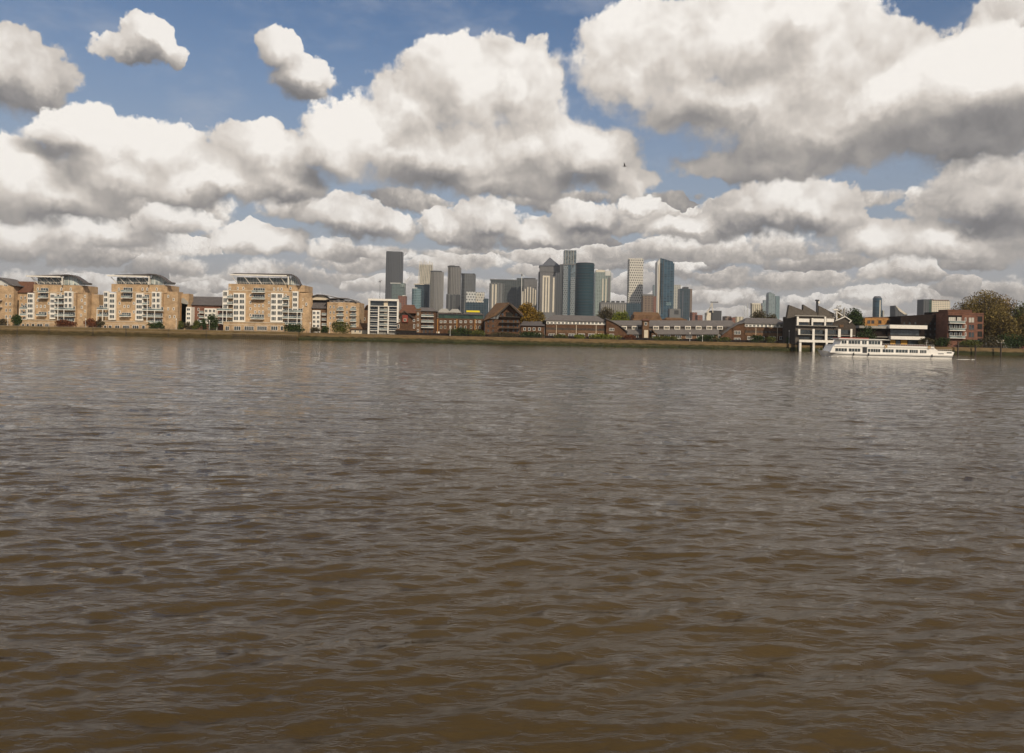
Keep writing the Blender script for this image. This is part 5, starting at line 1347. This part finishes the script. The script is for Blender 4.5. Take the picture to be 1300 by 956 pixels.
t, fc = tower('dark blue tower with a small cap and brown right side', 862.8, 875.2, 366.5, 2000, 'navy_glass', 28); bit(t, fc, 868, 364.2, 874.5, 366.6, 'dark_cap', 3, 16, 'crown'); bit(t, fc, 875.3, 366.8, 878.6, 403, 'brown_grid', 1, 24, 'side_shaft'); bit(t, fc, 866, 369, 867.4, 402, 'lead', -0.8, 0.9, 'fin')
t, fc = tower('dark low block with three openings under the pale grey green tower', 850, 864, 392, 1300, 'mid_grey', 14); bit(t, fc, 856, 394, 861.5, 399, 'dark_cap', -0.5, 0.6, 'opening')
for lab, x0, x1, yt, Y, m, nm in (('pinkish low block right of the dark capped tower', 878.5, 885, 396.5, 1300, 'brick_far', 'building'), ('reddish low block in the gap right of the pinkish one', 885.5, 892, 400, 1200, 'brick_far', 'building'),
        ('dark boxy building beside the white building with the raking mast', 902.5, 916, 394.4, 1600, 'dark_cap', 'building'),
        ('small brown building behind the low terrace, right of the dark boxy one', 921, 928.5, 401.5, 1100, 'brown_grid', 'building'),
        ('low cream building between two small brown ones behind the terrace', 934, 944, 402.2, 1300, 'cream_stripe', 'building'), ('small low brown building left of the thin poles', 929, 934, 403, 1000, 'brick_far', 'building')):
    tower(lab, x0, x1, yt, Y, m, 16, name=nm, cat='building', group='low buildings on the far skyline')
t, fc = tower('white building with a raking white mast in the low right skyline', 897, 903.5, 397, 1600, 'stone_white', 16, name='building', cat='building', group='low buildings on the far skyline')
mb = MB()
for p, q in (((898, 399), (904, 384.5)), ((904, 384.5), (905, 397)), ((897, 397), (902, 390))): u = at(*p, 1598); v = at(*q, 1598); mb.bar((u.x, 1598, u.z), (v.x, 1598, v.z), 1.5)
mb.build('mast', MAT['stone_white'], t)
bit(t, fc, 902, 383, 912, 384.2, 'mid_grey', 0, 2, 'crossbar')
t, fc = tower('cream striped tower above the bare brown tree', 955, 965.5, 385.6, 2400, 'cream_stripe', 20); bit(t, fc, 954.6, 385, 966, 386.6, 'stone_white', -0.8, 20, 'crown'); bit(t, fc, 965.6, 388, 968, 402, 'brown_grid', 1, 14, 'side_shaft')
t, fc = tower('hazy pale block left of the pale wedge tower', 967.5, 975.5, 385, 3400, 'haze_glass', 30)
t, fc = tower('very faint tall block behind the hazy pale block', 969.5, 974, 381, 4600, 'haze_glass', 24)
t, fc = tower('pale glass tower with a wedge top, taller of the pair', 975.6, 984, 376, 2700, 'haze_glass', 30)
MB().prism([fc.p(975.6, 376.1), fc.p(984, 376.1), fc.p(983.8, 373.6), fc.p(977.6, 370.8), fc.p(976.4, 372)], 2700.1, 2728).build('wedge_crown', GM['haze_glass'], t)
t, fc = tower('faint slim tower just right of the pale wedge tower', 984.6, 989.5, 375.8, 3000, 'blue_green', 24)
for px, y0, lab in ((945.2, 386, 'left of the pair'), (948.6, 384.5, 'right of the pair')):
    b = at(px, 405, 900); z1 = at(px, y0, 900).z
    o = MB().cyl(b.x, 900, 3.5, z1, 0.28, 8).build('pole', MAT['steel']); tag(o, 'thin tall pole rising behind the low terrace, ' + lab, 'pole', 'thin poles behind the low terrace')
t, fc = tower('rounded blue glass tower above the low ochre brick building', 1110.6, 1121.2, 378.5, 2000, 'blue_glass', 22, 'round')
a, b, _, _ = fc.r(1110.6, 400, 1121.2, 401); MB().cyl((a + b) / 2, 2011, zt(1110, 1121, 378.6, 2000), zt(1110, 1121, 375.9, 2000), (b - a) / 2 - .3, 24, top=0.7).build('crown', MAT['lead'], t)
bit(t, fc, 1116.5, 381, 1117.8, 404, 'stone_white', -0.2, 1.0, 'bright_strip'); bit(t, fc, 1121.4, 394, 1123, 405, 'pale_grid', 2, 8, 'side_shaft')
fc = Face(1500); c = at(1143, 400, 1500)
t = thing('wedge_building', 'low wedge shaped building with a bright sloping glass roof right of rounded tower', 'building', (c.x, 1500, 3.0), 'low buildings on the far skyline')
MB().prism([fc.p(1136.2, 412), fc.p(1152, 412), fc.p(1152, 399), fc.p(1136.2, 388)], 1500, 1520).build('body', GM['slab_grey'], t)
MB().prism([fc.p(1136.4, 387.6), fc.p(1151.6, 399.2), fc.p(1148, 399.2), fc.p(1141.5, 394.8)], 1499, 1501).build('roof_glazing', MAT['stone_white'], t)
t, fc = tower('dark slab attached to the left of the white gridded office slab', 1172.2, 1182.6, 380, 1500, 'slab_grey', 24, name='office_block', cat='office block'); bit(t, fc, 1179.6, 381, 1182.6, 400, 'green_glass', -0.5, 0.6, 'stair_glazing')
gm('white_grid', (0.60, 0.54, 0.43), (0.14, 0.13, 0.115), 3.6, 3.6, 0.5, 0.5, rnd=0.5)
t, fc = tower('white gridded office slab right of the rounded glass tower', 1182.8, 1206, 382, 1500, 'white_grid', 18, name='office_block', cat='office block'); bit(t, fc, 1183, 380.6, 1205.5, 382, 'brown_grid', 1, 14, 'parapet'); bit(t, fc, 1183.5, 379.4, 1186.5, 380.7, 'mid_grey', 4, 6, 'plant_room')

# ------------------------------------------------------------------ passenger boat
def passenger_boat():
    Y = 280.0; fc = Face(Y)
    c = at(1130, 455, Y)
    t = thing('passenger_boat', 'long white double decked passenger boat with red topped cabin, passing on the river', 'passenger boat', (c.x, Y + 4, 0))
    def X(px): return at(px, 452, Y).x
    W = 8.0; ym = Y + W / 2
    def outline(x0, x1, bow, stern, w, n=8):
        p = []
        for i in range(n + 1):    # port side, bow to stern
            u = i / n; p.append((x0 + bow * u, ym - w / 2 * math.sin(u * math.pi / 2) ** 0.8))
        for i in range(n + 1):
            u = i / n; p.append((x1 - stern + stern * math.sin(u * math.pi / 2), ym - w / 2 * math.cos(u * math.pi / 2)))
        q = [(x, 2 * ym - y) for x, y in p[::-1]]
        return p + q[1:-1]
    x0, x1 = X(1043), X(1213.5)
    mb = MB()
    lo = outline(x0 + 2.0, x1 - 0.4, 8, 1.6, W * 0.9); up = outline(x0, x1, 9, 1.6, W)
    def loft(a, za, b, zb):
        n = len(mb.v); k = len(a)
        mb.v += [(x, y, za) for x, y in a] + [(x, y, zb if not callable(zb) else zb(x)) for x, y in b]
        for i in range(k):
            j = (i + 1) % k; mb.f.append((n + i, n + j, n + k + j, n + k + i)); mb.m.append(mb.cur)
        mb.f.append(tuple(range(n + k, n + 2 * k))); mb.m.append(mb.cur)
    sheer = lambda x: 1.55 + 0.9 * max(0.0, 1 - (x - x0) / 9.0) ** 1.6
    loft(lo, -0.5, up, sheer)
    hull = mb.build('hull', MAT['boat_white'], t)
    mb = MB(); lo2 = outline(x0 + 1.2, x1 + 0.07, 8.6, 1.6, W + .12); n = len(lo2)
    mb.plan(lo2, 0.82, 0.98); mb.build('rubbing_strake', MAT['dark_metal'], hull)
    mb = MB(); mb.plan(outline(x0 + 0.3, X(1056), 8, 0.2, W * 0.86), 1.9, 2.0); mb.build('foredeck', MAT['boat_blue'], t)
    # lower saloon
    def zz(py, px=1130): return at(px, py, Y).z
    z_a, z_b = 1.5, 4.05
    sx0, sx1 = X(1058), X(1183)
    mb = MB(); mb.prism([(sx0 - 1.2, z_a), (sx1, z_a), (sx1, z_b), (sx0, z_b)], Y + .35, Y + W - .35); sal = mb.build('lower_saloon', MAT['boat_white'], t)
    def side_window(parent, pa, pb, za, zb, yy, name='window', m='glass', bars=4):
        mb = MB(); a, b = X(pa), X(pb)
        mb.use(1).box(a, b, yy - .05, yy, za, zb)
        mb.use(0)
        for i in range(1, bars): x = a + (b - a) * i / bars; mb.box(x - .05, x + .05, yy - .08, yy - .052, za, zb)
        mb.box(a - .08, b + .08, yy - .09, yy - .02, za - .12, za - .004); mb.box(a - .08, b + .08, yy - .09, yy - .02, zb + .004, zb + .12)
        return mb.build(name, [MAT['boat_white'], MAT[m]], parent)
    for a, b in ((1060.8, 1075.5), (1078, 1092.5), (1106, 1117.8), (1121, 1134.8), (1137.8, 1152.8), (1155.3, 1165.6), (1168.6, 1176.5)):
        side_window(sal, a, b, 2.05, 3.2, Y + .35)
    side_window(sal, 1102.3, 1105.2, 2.05, 3.2, Y + .35, bars=1)
    mb = MB(); mb.box(X(1095.4), X(1101), Y + .25, Y + .34, 1.2, 3.75); mb.build('door', MAT['dark_metal'], sal)
    # upper deck bulwark
    mb = MB(); bz0, bz1 = 4.05, 4.75
    mb.box(X(1059), X(1187), Y + .15, Y + W - .15, 3.95, 4.1)
    mb.prism([(X(1059), 4.1), (X(1186), 4.1), (X(1186), 4.55), (X(1068), 4.75), (X(1060), 4.6)], Y + .15, Y + .3)
    mb.prism([(X(1059), 4.1), (X(1186), 4.1), (X(1186), 4.55), (X(1068), 4.75), (X(1060), 4.6)], Y + W - .3, Y + W - .15)
    mb.build('upper_deck', MAT['boat_white'], t)
    # upper cabin
    mb = MB(); cx0, cx1 = X(1066), X(1121)
    mb.prism([(cx0, 4.1), (cx1, 4.1), (cx1, 6.65), (cx0 + 1.2, 6.65)], Y + .9, Y + W - .9); cab = mb.build('upper_cabin', MAT['boat_white'], t)
    for a, b, n_ in ((1069.5, 1075.5, 2), (1078.3, 1093, 4), (1095.5, 1101.2, 2), (1104, 1118.5, 4)): side_window(cab, a, b, 4.95, 6.25, Y + .9, bars=n_)
    mb = MB(); mb.prism([(X(1065), 6.65), (X(1130), 6.65), (X(1131), 6.75), (X(1122), 6.95), (X(1065), 6.95)], Y + .4, Y + W - .4); mb.build('cabin_roof', MAT['boat_white'], t)
    mb = MB(); mb.box(X(1067.5), X(1104), Y + .9, Y + W - .9, 6.96, 7.35); mb.build('roof_box', MAT['red_paint'], t)
    # railings, seats, stern
    mb = MB()
    for z in (4.85, 5.2): mb.box(X(1122), X(1186), Y + .2, Y + .26, z, z + .05); mb.box(X(1122), X(1186), Y + W - .26, Y + W - .2, z, z + .05)
    for i in range(22): x = X(1122) + (X(1186) - X(1122)) * i / 21; mb.box(x - .03, x + .03, Y + .2, Y + .26, 4.5, 5.25)
    mb.build('rail', MAT['steel'], t)
    s0 = None
    for i in range(11):
        x = X(1127 + i * 5)
        if s0 is None:
            mb = MB(); mb.box(x, x + .5, Y + 1.2, Y + 6.8, 4.45, 4.58); mb.box(x + .45, x + .55, Y + 1.2, Y + 6.8, 4.6, 5.1); mb.box(x + .1, x + .4, Y + 1.5, Y + 1.6, 4.1, 4.44); mb.box(x + .1, x + .4, Y + 6.4, Y + 6.5, 4.1, 4.44)
            s0 = mb.build('bench', MAT['red_paint'], t); xs = x
        else:
            s = s0.copy(); COL.objects.link(s); s.location = (x - xs, 0, 0)
    mb = MB(); mb.prism([(sx1 + .02, 1.5), (X(1211), 1.5), (X(1212.5), 2.6), (X(1208), 3.0), (X(1192), 3.0), (X(1187), 4.0), (sx1 + .02, 4.0)], Y + .5, Y + W - .5); st = mb.build('stern_house', MAT['boat_white'], t)
    side_window(st, 1203, 1209, 2.2, 2.6, Y + .5, bars=1); side_window(st, 1192, 1199, 1.85, 2.1, Y + .5, bars=1)
    mb = MB()
    for i in range(9): x = X(1189) + i * .75; mb.box(x - .03, x + .03, Y + .6, Y + .66, 3.0, 3.65)
    mb.box(X(1189), X(1209), Y + .6, Y + .66, 3.6, 3.66); mb.build('rail', MAT['steel'], st)
    for px in (1124.5, 1179.5):
        bm = bmesh.new(); me = bpy.data.meshes.new('life_ring')
        R, r = 0.42, 0.12; vs = []
        for i in range(14):
            for j in range(6):
                A, B = 6.2832 * i / 14, 6.2832 * j / 6
                vs.append(bm.verts.new(((R + r * math.cos(B)) * math.cos(A), r * math.sin(B), (R + r * math.cos(B)) * math.sin(A))))
        for i in range(14):
            for j in range(6): bm.faces.new((vs[i * 6 + j], vs[((i + 1) % 14) * 6 + j], vs[((i + 1) % 14) * 6 + (j + 1) % 6], vs[i * 6 + (j + 1) % 6]))
        bm.to_mesh(me); bm.free(); me.materials.append(MAT['amber'])
        o = bpy.data.objects.new('life_ring', me); COL.objects.link(o); o.parent = t; o.location = Vector((X(px), Y + .0, 4.2)) - ORIG[t.name]
    mb = MB(); mb.bar((X(1183), ym, 4.1), (X(1184), ym, 7.2), 0.08); mb.bar((X(1181), ym, 5.8), (X(1186), ym, 6.3), 0.05); mb.build('mast', MAT['steel'], t)
    mb = MB()
    for px in (1083.5, 1102.5, 1183): mb.cyl(X(px), Y - .22, 0.5, 1.7, 0.16, 8)
    mb.build('fender', MAT['dark_metal'], t)
    mb = MB()
    for i in range(5): mb.bar((x0 + .6 + i * 1.1, ym - .3 - i * .55, 2.3 - i * .12), (x0 + .6 + i * 1.1, ym - .3 - i * .55, 3.2 - i * .1), 0.05)
    mb.build('bow_rail', MAT['steel'], t)
passenger_boat()
# wake
def wake():
    rng = np.random.default_rng(2); mb = MB()
    spots = [(1214 + rng.random() * 24, 280 + rng.normal(0, 1.6)) for i in range(34)] + [(1046 + rng.random() * 160, 279.3 + rng.normal(0, .3)) for i in range(70)]
    for px, Y in spots:
        c = at(px, 456, Y).x; s = rng.uniform(0.08, 0.34); h = rng.uniform(0.03, 0.10)
        n = 6; pts = [(c + s * 1.6 * math.cos(6.283 * i / n) * rng.uniform(.7, 1.1), Y + s * .7 * math.sin(6.283 * i / n)) for i in range(n)]
        mb.plan(pts, -0.08, h, 0.4)
    o = mb.build('foam', MAT['foam']); tag(o, 'white foam and wake along and behind the passenger boat', 'foam', kind='stuff')
wake()
# gull
def gull():
    c = at(793, 211, 112)
    t = thing('seagull', 'small grey gull flying before the big centre cloud', 'bird', c)
    x, y, z = c; mb = MB()
    prof = [(-0.28, 0.02), (-0.2, 0.045), (-0.05, 0.075), (0.1, 0.06), (0.2, 0.04), (0.3, 0.012)]
    rings = []
    for (dx_, r) in prof:
        rings.append([(x + dx_, y + r * math.cos(6.283 * i / 8), z + r * math.sin(6.283 * i / 8)) for i in range(8)])
    n = len(mb.v)
    for r in rings: mb.v += r
    for i in range(5):
        for j in range(8):
            k = (j + 1) % 8; mb.f.append((n + i * 8 + j, n + i * 8 + k, n + (i + 1) * 8 + k, n + (i + 1) * 8 + j)); mb.m.append(0)
    mb.f.append(tuple(n + i for i in range(8))); mb.m.append(0); mb.f.append(tuple(n + 40 + i for i in range(8))); mb.m.append(0)
    def wing(sy, tip, tipz, mid, midz):
        a = [(x - .08, y, z + .03), (x + .12, y, z + .03), (x + mid + .10, y + sy * .35, z + midz), (x + mid - .06, y + sy * .35, z + midz + .01)]
        b = [a[3], a[2], (x + tip + .02, y + sy * .75, z + tipz)]
        for q in (a, b):
            mb.face(q); mb.face([(p[0], p[1], p[2] - .02) for p in q][::-1])
            for i in range(len(q)):
                p, r = q[i], q[(i + 1) % len(q)]; mb.face([p, r, (r[0], r[1], r[2] - .02), (p[0], p[1], p[2] - .02)])
    wing(-1, -0.28, 0.42, -0.12, 0.26); wing(1, 0.42, 0.18, 0.16, 0.10)
    mb.build('body', MAT['roof_slate'], t)
gull()


# ------------------------------------------------------------------ haze
mb = MB(); mb.box(-9500, 9500, -500, 31000, -4, 330)
hz = mb.build('haze', MAT['white'])
hm = bpy.data.materials.new('haze'); hm.use_nodes = True; hn = hm.node_tree; hn.nodes.clear()
pv_ = hn.nodes.new('ShaderNodeVolumePrincipled'); pv_.inputs['Color'].default_value = (0.90, 0.92, 0.95, 1); pv_.inputs['Density'].default_value = 0.00005; pv_.inputs['Anisotropy'].default_value = 0.2
ho = hn.nodes.new('ShaderNodeOutputMaterial'); hn.links.new(pv_.outputs[0], ho.inputs['Volume'])
hz.data.materials.clear(); hz.data.materials.append(hm); tag(hz, kind='stuff')
